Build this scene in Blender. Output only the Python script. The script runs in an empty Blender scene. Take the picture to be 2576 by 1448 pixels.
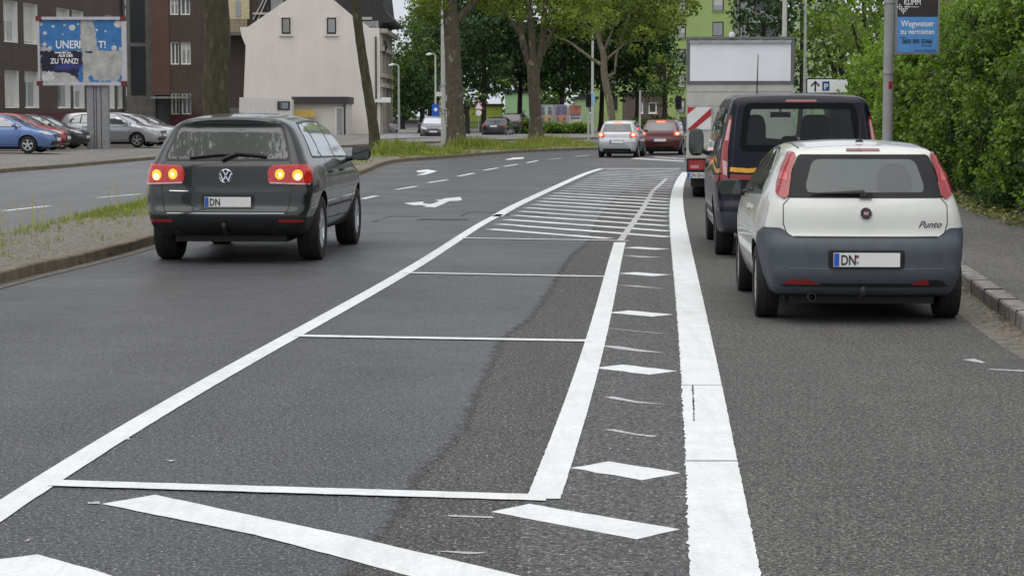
import bpy, math, random
import numpy as np
from mathutils import Vector, Matrix
from mathutils.geometry import delaunay_2d_cdt, tessellate_polygon
random.seed(7); RNG = np.random.default_rng(11)
SC = bpy.context.scene
COL = SC.collection
# ---------------------------------------------------------------- camera maths
F, CX, CY, CAMH, HOR = 5200.0, 1287.5, 724.0, 1.67, 287.0
PITCH = math.atan((CY - HOR) / F)
cp, sp = math.cos(PITCH), math.sin(PITCH)
def ray(x, y):
    r, u = (x - CX) / F, (CY - y) / F
    return Vector((r, cp + u * sp, -sp + u * cp))
def G(x, y, z=0.0):
    d = ray(x, y); t = (z - CAMH) / d.z
    return (d.x * t, d.y * t)
def P(x, y, Y):
    d = ray(x, y); t = Y / d.y
    return (d.x * t, Y, CAMH + d.z * t)
cam = bpy.data.cameras.new("camera"); camo = bpy.data.objects.new("camera", cam); COL.objects.link(camo)
camo.location = (0, 0, CAMH); camo.rotation_euler = (math.pi / 2 - PITCH, 0, 0)
cam.sensor_width = 36; cam.lens = 36 * F / 2575.0; cam.clip_start = .1; cam.clip_end = 3000
SC.camera = camo
# ---------------------------------------------------------------- light
W = bpy.data.worlds.new("World"); SC.world = W; W.use_nodes = True
nt = W.node_tree; nt.nodes.clear()
sky = nt.nodes.new("ShaderNodeTexSky"); sky.sky_type = 'NISHITA'; sky.sun_disc = False
EL, AZ = 74, 215
sky.sun_elevation = math.radians(EL); sky.sun_rotation = math.radians(AZ)
sky.air_density = 1.0; sky.dust_density = 3.0; sky.ozone_density = 1.0
hs = nt.nodes.new("ShaderNodeHueSaturation"); hs.inputs['Saturation'].default_value = .30; hs.inputs['Value'].default_value = 1.0
bg = nt.nodes.new("ShaderNodeBackground"); bg.inputs['Strength'].default_value = 0.15
wo = nt.nodes.new("ShaderNodeOutputWorld")
# a thin bright cloud deck over the sky
tcw = nt.nodes.new("ShaderNodeTexCoord"); nzw = nt.nodes.new("ShaderNodeTexNoise"); nzw.inputs['Scale'].default_value = 2.2; nzw.inputs['Detail'].default_value = 6
nt.links.new(tcw.outputs['Generated'], nzw.inputs['Vector'])
crw = nt.nodes.new("ShaderNodeValToRGB"); crw.color_ramp.elements[0].position = .35; crw.color_ramp.elements[1].position = .65
crw.color_ramp.elements[0].color = (.70, .76, .86, 1); crw.color_ramp.elements[1].color = (1, 1, 1, 1); nt.links.new(nzw.outputs['Fac'], crw.inputs[0])
scw = nt.nodes.new("ShaderNodeVectorMath"); scw.operation = 'SCALE'; scw.inputs['Scale'].default_value = 6.6; nt.links.new(crw.outputs[0], scw.inputs[0])
mxw = nt.nodes.new("ShaderNodeMix"); mxw.data_type = 'RGBA'; mxw.inputs[0].default_value = .8
nt.links.new(sky.outputs[0], hs.inputs['Color']); nt.links.new(hs.outputs[0], mxw.inputs[6]); nt.links.new(scw.outputs[0], mxw.inputs[7]); nt.links.new(mxw.outputs[2], bg.inputs[0]); nt.links.new(bg.outputs[0], wo.inputs[0])
sl = bpy.data.lights.new("sun", 'SUN'); sl.energy = 1.75; sl.angle = math.radians(80); sl.color = (1, .97, .92)
so = bpy.data.objects.new("sun", sl); COL.objects.link(so)
sdir = Vector((math.sin(math.radians(AZ)) * math.cos(math.radians(EL)), math.cos(math.radians(AZ)) * math.cos(math.radians(EL)), math.sin(math.radians(EL))))
so.rotation_euler = sdir.to_track_quat('Z', 'Y').to_euler(); so.location = (0, 0, 60)
SC.view_settings.view_transform = 'Standard'; SC.view_settings.look = 'None'; SC.view_settings.exposure = 0
# ---------------------------------------------------------------- materials
def nodes(name):
    m = bpy.data.materials.new(name); m.use_nodes = True
    n = m.node_tree; b = n.nodes['Principled BSDF']
    return m, n, b
def noise(n, scale, detail=4, rough=.6, vec=None, stretch=None):
    t = n.nodes.new("ShaderNodeTexNoise"); t.inputs['Scale'].default_value = scale
    t.inputs['Detail'].default_value = detail; t.inputs['Roughness'].default_value = rough
    tc = n.nodes.new("ShaderNodeTexCoord"); src = tc.outputs['Object']
    if stretch:
        mp = n.nodes.new("ShaderNodeMapping"); mp.inputs['Scale'].default_value = stretch
        n.links.new(src, mp.inputs[0]); src = mp.outputs[0]
    n.links.new(vec or src, t.inputs['Vector'])
    return t.outputs['Fac']
def ramp(n, fac, a, b, ca=(0, 0, 0), cb=(1, 1, 1)):
    r = n.nodes.new("ShaderNodeValToRGB"); e = r.color_ramp.elements
    e[0].position, e[1].position = a, b; e[0].color = (*ca, 1); e[1].color = (*cb, 1)
    n.links.new(fac, r.inputs[0]); return r.outputs[0]
def mix(n, fac, a, b, mode='MIX'):
    m = n.nodes.new("ShaderNodeMix"); m.data_type = 'RGBA'; m.blend_type = mode
    for s, v in ((0, fac), (6, a), (7, b)):
        if hasattr(v, 'links'): n.links.new(v, m.inputs[s])
        elif s == 0: m.inputs[0].default_value = v
        else: m.inputs[s].default_value = (*v, 1)
    return m.outputs[2]
def bump(n, b, fac, strength=.3, dist=.01):
    bp = n.nodes.new("ShaderNodeBump"); bp.inputs['Strength'].default_value = strength; bp.inputs['Distance'].default_value = dist
    n.links.new(fac, bp.inputs['Height']); n.links.new(bp.outputs[0], b.inputs['Normal'])
def M(name, col, rough=.6, metal=0, coat=0, var=.2, scale=6, spec=.5, emit=None, es=0, bmp=0, alpha=1, stretch=None):
    m, n, b = nodes(name)
    f = ramp(n, noise(n, scale, stretch=stretch), .3, .7)
    n.links.new(mix(n, f, tuple(c * (1 - var) for c in col), tuple(min(1, c * (1 + var)) for c in col)), b.inputs['Base Color'])
    b.inputs['Roughness'].default_value = rough; b.inputs['Metallic'].default_value = metal
    b.inputs['Coat Weight'].default_value = coat; b.inputs['Coat Roughness'].default_value = .04
    b.inputs['Specular IOR Level'].default_value = spec
    if emit: b.inputs['Emission Color'].default_value = (*emit, 1); b.inputs['Emission Strength'].default_value = es
    if bmp: bump(n, b, noise(n, scale * 3), bmp, .02)
    return m
def asphalt(name, dark, light, tint, speck, sc=1.0, rough=.62, wet=0.0, soft=False):
    m, n, b = nodes(name)
    big = noise(n, .35, 5, .65); mid = noise(n, 2.2, 4, .6); ag = noise(n, 70 * sc, 3, .8); ag2 = noise(n, 34 * sc, 3, .8); ag3 = noise(n, 16 * sc, 4, .85)
    lanes = noise(n, .9, 3, .5, stretch=(1.0, .05, 1))
    c = mix(n, ramp(n, big, .3, .72), dark, light)
    c = mix(n, .55, c, mix(n, ramp(n, mid, .3, .7), tuple(d * .8 for d in dark), light))
    c = mix(n, ramp(n, lanes, .38, .68), c, mix(n, .62, c, tuple(d * .68 for d in dark)))
    blot = noise(n, 5.5, 5, .7); c = mix(n, ramp(n, blot, .52, .70), c, mix(n, .35, c, tuple(d * .6 for d in dark)))
    c = mix(n, ramp(n, ag3, .50, .66), c, mix(n, .45, c, light)); c = mix(n, ramp(n, ag3, .34, .46, (1, 1, 1), (0, 0, 0)), c, tuple(d * .62 for d in dark))
    c = mix(n, ramp(n, ag, .56, .68), c, speck)
    c = mix(n, ramp(n, ag2, .34, .46, (1, 1, 1), (0, 0, 0)), c, tuple(d * .30 for d in dark))
    c = mix(n, 1.0, c, tint, 'MULTIPLY')
    for fac, lo, hi in ((ag2, .45, 1.65), (ag, .55, 1.5)):
        mr = n.nodes.new("ShaderNodeMapRange"); mr.inputs[1].default_value = .32; mr.inputs[2].default_value = .68; mr.inputs[3].default_value = lo; mr.inputs[4].default_value = hi
        n.links.new(fac, mr.inputs[0]); c = mix(n, 1.0, c, mr.outputs[0], 'MULTIPLY')
    n.links.new(c, b.inputs['Base Color'])
    if soft:   # fades out where the vertex mask says so
        at = n.nodes.new("ShaderNodeAttribute"); at.attribute_name = 'mask'; ad = n.nodes.new("ShaderNodeMath"); ad.operation = 'MULTIPLY_ADD'; ad.inputs[1].default_value = .5; n.links.new(noise(n, 9, 6, .75), ad.inputs[0]); n.links.new(at.outputs['Fac'], ad.inputs[2])
        n.links.new(ramp(n, ad.outputs[0], .68, .82), b.inputs['Alpha'])
    r = n.nodes.new("ShaderNodeMapRange"); r.inputs[1].default_value = .3; r.inputs[2].default_value = .7
    r.inputs[3].default_value = rough - wet; r.inputs[4].default_value = rough + .1
    n.links.new(big, r.inputs[0]); n.links.new(r.outputs[0], b.inputs['Roughness'])
    bump(n, b, ag, .55, .012)
    return m
def paint_mat(name, col, wear=.72):
    m, n, b = nodes(name)
    f = noise(n, 3.0, 5, .7); f2 = noise(n, 70, 3, .7)
    c = mix(n, ramp(n, f, .35, .7), tuple(k * .86 for k in col), col); f3 = noise(n, 40, 3, .8); f4 = noise(n, 11, 6, .8)
    mr = n.nodes.new("ShaderNodeMapRange"); mr.inputs[1].default_value = .3; mr.inputs[2].default_value = .7; mr.inputs[3].default_value = .86; mr.inputs[4].default_value = 1.06; n.links.new(f3, mr.inputs[0]); c = mix(n, 1.0, c, mr.outputs[0], 'MULTIPLY'); c = mix(n, ramp(n, noise(n, 3.5, 5, .7, stretch=(3, .25, 1)), .50, .72), c, mix(n, .30, c, (.38, .38, .37)))
    c = mix(n, ramp(n, f2, wear, wear + .1), c, (.25, .25, .25)); c = mix(n, ramp(n, f4, .70, .80), c, (.30, .30, .30))
    n.links.new(c, b.inputs['Base Color']); b.inputs['Roughness'].default_value = .6
    bump(n, b, f2, .15, .003)
    return m
def brick_mat(name, c1, c2, mortar, scale=4.0, bw=.5, rh=.25, ms=.03):
    m, n, b = nodes(name)
    tc = n.nodes.new("ShaderNodeTexCoord"); sx = n.nodes.new("ShaderNodeSeparateXYZ"); n.links.new(tc.outputs['Object'], sx.inputs[0])
    ad = n.nodes.new("ShaderNodeMath"); n.links.new(sx.outputs[0], ad.inputs[0]); n.links.new(sx.outputs[1], ad.inputs[1])
    cb = n.nodes.new("ShaderNodeCombineXYZ"); n.links.new(ad.outputs[0], cb.inputs[0]); n.links.new(sx.outputs[2], cb.inputs[1])
    t = n.nodes.new("ShaderNodeTexBrick"); n.links.new(cb.outputs[0], t.inputs['Vector'])
    t.inputs['Color1'].default_value = (*c1, 1); t.inputs['Color2'].default_value = (*c2, 1); t.inputs['Mortar'].default_value = (*mortar, 1)
    t.inputs['Scale'].default_value = scale; t.inputs['Mortar Size'].default_value = ms; t.inputs['Brick Width'].default_value = bw; t.inputs['Row Height'].default_value = rh
    c = mix(n, ramp(n, noise(n, .6), .3, .7), t.outputs[0], mix(n, .5, t.outputs[0], tuple(x * .5 for x in c1)))
    n.links.new(c, b.inputs['Base Color']); b.inputs['Roughness'].default_value = .8
    bump(n, b, t.outputs['Fac'], -.3, .02)
    return m
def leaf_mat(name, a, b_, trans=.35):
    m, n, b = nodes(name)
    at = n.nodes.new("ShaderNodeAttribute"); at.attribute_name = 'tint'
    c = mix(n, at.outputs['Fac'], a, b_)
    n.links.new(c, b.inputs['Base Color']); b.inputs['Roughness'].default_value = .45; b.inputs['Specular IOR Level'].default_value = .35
    tr = n.nodes.new("ShaderNodeBsdfTranslucent"); ms = n.nodes.new("ShaderNodeMixShader"); ms.inputs[0].default_value = trans
    c2 = mix(n, 1.0, c, (1.0, 1.15, .45), 'MULTIPLY')
    n.links.new(c2, tr.inputs[0]); out = n.nodes['Material Output']
    n.links.new(b.outputs[0], ms.inputs[1]); n.links.new(tr.outputs[0], ms.inputs[2]); n.links.new(ms.outputs[0], out.inputs[0])
    return m
def glass_mat(name, base, refl=.12, rough=.03, alpha=0.0, ior=1.5):
    """reflective pane; alpha = share of light let straight through"""
    m, n, b = nodes(name)
    b.inputs['Base Color'].default_value = (*base, 1); b.inputs['Roughness'].default_value = .25
    c = ramp(n, noise(n, 3), .3, .7, tuple(x * .85 for x in base), tuple(x * 1.15 for x in base)); n.links.new(c, b.inputs['Base Color'])
    gl = n.nodes.new("ShaderNodeBsdfGlossy"); gl.inputs['Roughness'].default_value = rough; gl.inputs[0].default_value = (.95, .98, 1, 1)
    lw = n.nodes.new("ShaderNodeFresnel"); lw.inputs[0].default_value = ior
    ad = n.nodes.new("ShaderNodeMath"); ad.inputs[1].default_value = refl; ad.use_clamp = True; n.links.new(lw.outputs[0], ad.inputs[0])
    src = b.outputs[0]; fac_out = ad.outputs[0]
    if alpha:   # no total reflection when seen from inside the cabin
        ge = n.nodes.new("ShaderNodeNewGeometry"); sb = n.nodes.new("ShaderNodeMath"); sb.operation = 'SUBTRACT'; sb.inputs[0].default_value = 1; n.links.new(ge.outputs['Backfacing'], sb.inputs[1])
        mu = n.nodes.new("ShaderNodeMath"); mu.operation = 'MULTIPLY'; n.links.new(ad.outputs[0], mu.inputs[0]); n.links.new(sb.outputs[0], mu.inputs[1]); fac_out = mu.outputs[0]
    if alpha:
        tp = n.nodes.new("ShaderNodeBsdfTransparent"); tp.inputs[0].default_value = (.90, .97, .94, 1); m2 = n.nodes.new("ShaderNodeMixShader"); m2.inputs[0].default_value = alpha
        n.links.new(src, m2.inputs[1]); n.links.new(tp.outputs[0], m2.inputs[2]); src = m2.outputs[0]
    ms = n.nodes.new("ShaderNodeMixShader"); n.links.new(fac_out, ms.inputs[0])
    n.links.new(src, ms.inputs[1]); n.links.new(gl.outputs[0], ms.inputs[2]); n.links.new(ms.outputs[0], n.nodes['Material Output'].inputs[0])
    return m
def bark_mat(name, a, b_, patch):
    m, n, b = nodes(name)
    f = noise(n, 2.6, 4, .6, stretch=(1.6, 1.6, .9)); f2 = noise(n, 9, 5, .7, stretch=(1, 1, .4))
    c = mix(n, ramp(n, f2, .3, .7), a, b_); c = mix(n, ramp(n, f, .60, .64), c, patch)
    n.links.new(c, b.inputs['Base Color']); b.inputs['Roughness'].default_value = .9
    bump(n, b, f2, .6, .03); return m
def paint(name, col, metal=0.0, rough=.28, coat=.9, spec=.5):
    m, n, b = nodes(name)
    f = noise(n, 1.7, 5, .7)
    sx = n.nodes.new("ShaderNodeSeparateXYZ"); tc = n.nodes.new("ShaderNodeTexCoord"); n.links.new(tc.outputs['Object'], sx.inputs[0])
    low = ramp(n, sx.outputs[2], .2, .75, (1, 1, 1), (0, 0, 0))
    c = mix(n, ramp(n, f, .3, .75), tuple(k * .92 for k in col), tuple(min(1, k * 1.05) for k in col))
    dm = n.nodes.new("ShaderNodeMath"); dm.operation = 'MULTIPLY'; n.links.new(low, dm.inputs[0]); n.links.new(ramp(n, noise(n, 6), .25, .8), dm.inputs[1])
    dm2 = n.nodes.new("ShaderNodeMath"); dm2.operation = 'MULTIPLY'; n.links.new(dm.outputs[0], dm2.inputs[0]); dm2.inputs[1].default_value = .35
    c = mix(n, dm2.outputs[0], c, (.10, .095, .085)); n.links.new(c, b.inputs['Base Color'])
    b.inputs['Metallic'].default_value = metal; b.inputs['Roughness'].default_value = rough; b.inputs['Coat Weight'].default_value = coat; b.inputs['Coat Roughness'].default_value = .05; b.inputs['Specular IOR Level'].default_value = spec
    return m
MT = {}
MT['asphalt'] = asphalt('asphalt_new', (.036, .037, .040), (.071, .073, .078), (1, 1, 1.02), (.28, .28, .29), sc=.95, wet=.2, rough=.53)
MT['asphalt_old'] = asphalt('asphalt_coarse', (.036, .035, .034), (.064, .0625, .060), (1, .99, .98), (.33, .325, .32), 1.0, .72, soft=True)
MT['asphalt_mid'] = asphalt('asphalt_strip', (.052, .052, .053), (.088, .088, .089), (1, .99, 1), (.26, .26, .26), .8, .7)
MT['asphalt_bay'] = asphalt('asphalt_parking', (.054, .0525, .050), (.092, .0895, .085), (1, .99, .975), (.29, .28, .265), 1.1, .8)
MT['asphalt_far'] = asphalt('asphalt_wet_sheen', (.085, .088, .094), (.125, .128, .135), (1, 1, 1), (.25, .25, .25), .8, .45)  # paler base colour carries the wet sheen of the road
MT['pave'] = asphalt('pavement_grey', (.15, .145, .135), (.23, .22, .205), (1, .99, .97), (.28, .27, .25), .6, .85)
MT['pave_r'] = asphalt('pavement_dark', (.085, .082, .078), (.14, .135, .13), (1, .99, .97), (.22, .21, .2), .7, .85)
MT['kerb'] = M('kerb_stone', (.15, .12, .08), .85, var=.4, scale=5, bmp=.4)
MT['kerb_r'] = M('kerb_granite', (.21, .20, .18), .85, var=.45, scale=9, bmp=.5)
MT['gutter'] = M('gutter_stone', (.13, .12, .10), .9, var=.35, scale=7, bmp=.4)
MT['white'] = paint_mat('road_paint_white', (.76, .78, .78))
MT['whiteold'] = paint_mat('road_paint_worn', (.50, .51, .53), .56)
MT['ghost'] = paint_mat('road_paint_ghost', (.55, .55, .56), .50)
MT['soil'] = M('median_gravel', (.175, .16, .135), .95, var=.75, scale=20, bmp=.9)
MT['ground'] = M('ground_grass', (.055, .075, .03), .95, var=.4, scale=.8)
MT['crack'] = M('tar_crack', (.012, .012, .013), .6)
MT['black'] = M('black_plastic', (.012, .012, .013), .5)
MT['rubber'] = M('tyre_rubber', (.014, .014, .014), .8, var=.4, scale=14)
MT['rim'] = M('alloy', (.55, .56, .58), .3, .8)
MT['rimd'] = M('dark_hub', (.03, .03, .03), .5)
MT['chrome'] = M('chrome', (.75, .76, .78), .12, 1, var=.05)
MT['steel'] = M('galvanised_steel', (.36, .37, .37), .5, .3, var=.15, scale=5)
MT['pole'] = M('pole_grey', (.30, .305, .30), .65, var=.18, scale=3, bmp=.1)
MT['polew'] = M('pole_pale', (.50, .50, .47), .6, var=.12)
MT['red'] = M('lamp_red', (.30, .010, .014), .15, coat=1, var=.1)
MT['redlite'] = M('lamp_red_lit', (.34, .010, .008), .15, coat=1, emit=(1, .02, .01), es=.14, var=.55, scale=26)
MT['redglow'] = M('lamp_brake_lit', (.8, .05, .02), .2, emit=(1, .10, .04), es=4.0)
MT['bulb'] = M('lamp_bulb_amber', (.9, .5, .05), .3, emit=(1, .30, .02), es=1.25)
MT['bulbw'] = M('lamp_bulb_core', (1, .8, .3), .3, emit=(1, .80, .30), es=3.2)
MT['clearlamp'] = M('lamp_clear', (.55, .55, .56), .12, coat=1, var=.2, scale=20)
MT['platew'] = M('plate_white', (.75, .75, .74), .4, var=.04)
MT['plateb'] = M('plate_blue', (.02, .10, .50), .4)
MT['ink'] = M('black_ink', (.01, .01, .012), .5)
MT['inkw'] = M('white_ink', (.82, .82, .82), .5, var=.04)
MT['glass'] = glass_mat('car_glass_dark', (.008, .010, .010), .03)
MT['glass_s'] = glass_mat('car_glass_side', (.02, .024, .026), .16)
MT['seat'] = M('seat_fabric', (.02, .021, .024), .85)
# ---------------------------------------------------------------- mesh helpers
class MB:
    def __init__(s): s.v = []; s.f = []; s.m = []
    def add(s, vs, fs, mi=0):
        o = len(s.v); s.v += [tuple(v) for v in vs]; s.f += [tuple(i + o for i in f) for f in fs]; s.m += [mi] * len(fs)
    def box(s, c, d, mi=0, rot=None):
        x, y, z = (k / 2 for k in d)
        vs = [Vector(p) for p in ((-x, -y, -z), (x, -y, -z), (x, y, -z), (-x, y, -z), (-x, -y, z), (x, -y, z), (x, y, z), (-x, y, z))]
        if rot: vs = [rot @ v for v in vs]
        s.add([v + Vector(c) for v in vs], [(3, 2, 1, 0), (4, 5, 6, 7), (0, 1, 5, 4), (1, 2, 6, 5), (2, 3, 7, 6), (3, 0, 4, 7)], mi)
    def b2(s, a, b, mi=0):
        s.box(tuple((p + q) / 2 for p, q in zip(a, b)), tuple(abs(q - p) for p, q in zip(a, b)), mi)
    def tube(s, pts, rad, n=10, mi=0, cap=True):
        pts = [Vector(p) for p in pts]; rad = rad if hasattr(rad, '__len__') else [rad] * len(pts)
        vs = []; ref = Vector((0, 0, 1))
        for i, p in enumerate(pts):
            t = (pts[min(i + 1, len(pts) - 1)] - pts[max(i - 1, 0)]).normalized()
            r = ref if abs(t.dot(ref)) < .95 else Vector((0, 1, 0))
            a = t.cross(r).normalized(); b = t.cross(a)
            for k in range(n):
                q = 2 * math.pi * k / n; vs.append(p + (a * math.cos(q) + b * math.sin(q)) * rad[i])
        fs = [(i * n + k, i * n + (k + 1) % n, (i + 1) * n + (k + 1) % n, (i + 1) * n + k) for i in range(len(pts) - 1) for k in range(n)]
        if cap: fs += [tuple(range(n))[::-1], tuple((len(pts) - 1) * n + k for k in range(n))]
        s.add(vs, fs, mi)
    def lathe(s, prof, axis='x', n=28, c=(0, 0, 0), mi=0):
        vs = []
        for (a, r) in prof:
            for k in range(n):
                q = 2 * math.pi * k / n; u, w = r * math.cos(q), r * math.sin(q)
                p = (a, u, w) if axis == 'x' else ((u, a, w) if axis == 'y' else (u, w, a))
                vs.append((p[0] + c[0], p[1] + c[1], p[2] + c[2]))
        m = len(prof)
        s.add(vs, [(i * n + k, (i + 1) * n + k, (i + 1) * n + (k + 1) % n, i * n + (k + 1) % n) for i in range(m - 1) for k in range(n)], mi)
    def poly(s, pts, mi=0):
        """flat polygon, any outline"""
        tr = tessellate_polygon([[Vector(p) for p in pts]])
        s.add(pts, [tuple(t) for t in tr], mi)
    def prism(s, pts2, y0, y1, mi=0):
        """outline in (x,z) extruded along y"""
        n = len(pts2); a = [(x, y0, z) for x, z in pts2]; b = [(x, y1, z) for x, z in pts2]
        tr = tessellate_polygon([[Vector(p) for p in a]])
        s.add(a + b, [tuple(t) for t in tr] + [tuple(i + n for i in t[::-1]) for t in tr] + [(i, (i + 1) % n, (i + 1) % n + n, i + n) for i in range(n)], mi)
    def mesh(s, name, smooth=False):
        me = bpy.data.meshes.new(name); me.from_pydata(s.v, [], s.f); me.update()
        if s.m and max(s.m): me.polygons.foreach_set('material_index', s.m)
        if smooth:
            me.polygons.foreach_set('use_smooth', [True] * len(me.polygons)); me.set_sharp_from_angle(angle=math.radians(38))
        return me
    def obj(s, name, mats, parent=None, smooth=False, recalc=True):
        me = s.mesh(name, smooth)
        if recalc:
            import bmesh
            bm = bmesh.new(); bm.from_mesh(me); bmesh.ops.recalc_face_normals(bm, faces=bm.faces); bm.to_mesh(me); bm.free()
        return link(name, me, mats, parent)
def link(name, me, mats, parent=None):
    o = bpy.data.objects.new(name, me); COL.objects.link(o)
    for m in (mats if isinstance(mats, (list, tuple)) else [mats]): me.materials.append(m)
    if parent: o.parent = parent
    return o
def tag(o, label, cat=None, group=None, kind=None):
    if label: o['label'] = label
    if cat: o['category'] = cat
    if group: o['group'] = group
    if kind: o['kind'] = kind
    return o
def thing(name, label, cat, loc=(0, 0, 0), rz=0, group=None):
    o = bpy.data.objects.new(name, None); COL.objects.link(o); o.empty_display_size = .3
    o.location = loc; o.rotation_euler = (0, 0, rz); return tag(o, label, cat, group)
def text(name, body, size, mat, parent, loc, rot=(math.pi / 2, 0, 0), align='CENTER', xs=1.0, ext=.002, shear=0, bold=0, space=1.0):
    cu = bpy.data.curves.new(name, 'FONT'); cu.body = body; cu.size = size; cu.extrude = ext; cu.align_x = align; cu.shear = shear; cu.offset = bold; cu.space_character = space; cu.resolution_u = 3
    t = bpy.data.objects.new(name, cu); COL.objects.link(t)
    dg = bpy.context.evaluated_depsgraph_get(); me = bpy.data.meshes.new_from_object(t.evaluated_get(dg))
    bpy.data.objects.remove(t); bpy.data.curves.remove(cu)
    o = link(name, me, mat, parent); o.location = loc; o.rotation_euler = rot; o.scale = (xs, 1, 1); return o
def catmull(pts, step=.5):
    pts = [np.array(p, float) for p in pts]; out = []
    for i in range(len(pts) - 1):
        p0, p1, p2, p3 = pts[max(i - 1, 0)], pts[i], pts[i + 1], pts[min(i + 2, len(pts) - 1)]
        n = max(1, int(np.linalg.norm(p2 - p1) / step))
        for k in range(n):
            t = k / n; out.append(.5 * (2 * p1 + (p2 - p0) * t + (2 * p0 - 5 * p1 + 4 * p2 - p3) * t * t + (3 * p1 - p0 - 3 * p2 + p3) * t ** 3))
    out.append(pts[-1]); return out
def atY(poly, Y):
    ys = [p[1] for p in poly]; return float(np.interp(Y, ys, [p[0] for p in poly]))
# ---------------------------------------------------------------- cars: implicit body shape, conformal panels
def stable(pts, sig, n=700):
    pts = sorted(pts); lo, hi = pts[0][0] - .4, pts[-1][0] + .4
    xs = np.linspace(lo, hi, n); ys = np.interp(xs, [p[0] for p in pts], [p[1] for p in pts])
    dx = xs[1] - xs[0]; k = max(1, int(3 * sig / dx)); g = np.exp(-.5 * (np.arange(-k, k + 1) * dx / max(sig, 1e-5)) ** 2); g /= g.sum()
    ys = np.convolve(np.pad(ys, k, mode='edge'), g, 'valid'); d = np.gradient(ys, xs)
    return (lambda v: np.interp(v, xs, ys)), (lambda v: np.interp(v, xs, d))
def smax(a, b, k):
    h = np.maximum(k - np.abs(a - b), 0) / k
    return np.maximum(a, b) + h * h * k * .25
def rounded(poly, r, n=4):
    out = []; N = len(poly); rr = r if hasattr(r, '__len__') else [r] * N
    for i in range(N):
        a, b, c = (np.array(poly[(i + k) % N], float) for k in (-1, 0, 1))
        la, lc = np.linalg.norm(a - b), np.linalg.norm(c - b); d = min(rr[i], la * .45, lc * .45)
        p, q = b + (a - b) / la * d, b + (c - b) / lc * d
        for k in range(n + 1):
            t = k / n; out.append(tuple((1 - t) ** 2 * p + 2 * t * (1 - t) * b + t * t * q))
    return out
def inside(pts, poly):
    x, y = pts[:, 0], pts[:, 1]; r = np.zeros(len(pts), bool); n = len(poly)
    for i in range(n):
        x1, y1 = poly[i]; x2, y2 = poly[(i + 1) % n]
        if y1 == y2: continue
        c = ((y1 > y) != (y2 > y)) & (x < (x2 - x1) * (y - y1) / (y2 - y1) + x1); r ^= c
    return r
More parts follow.
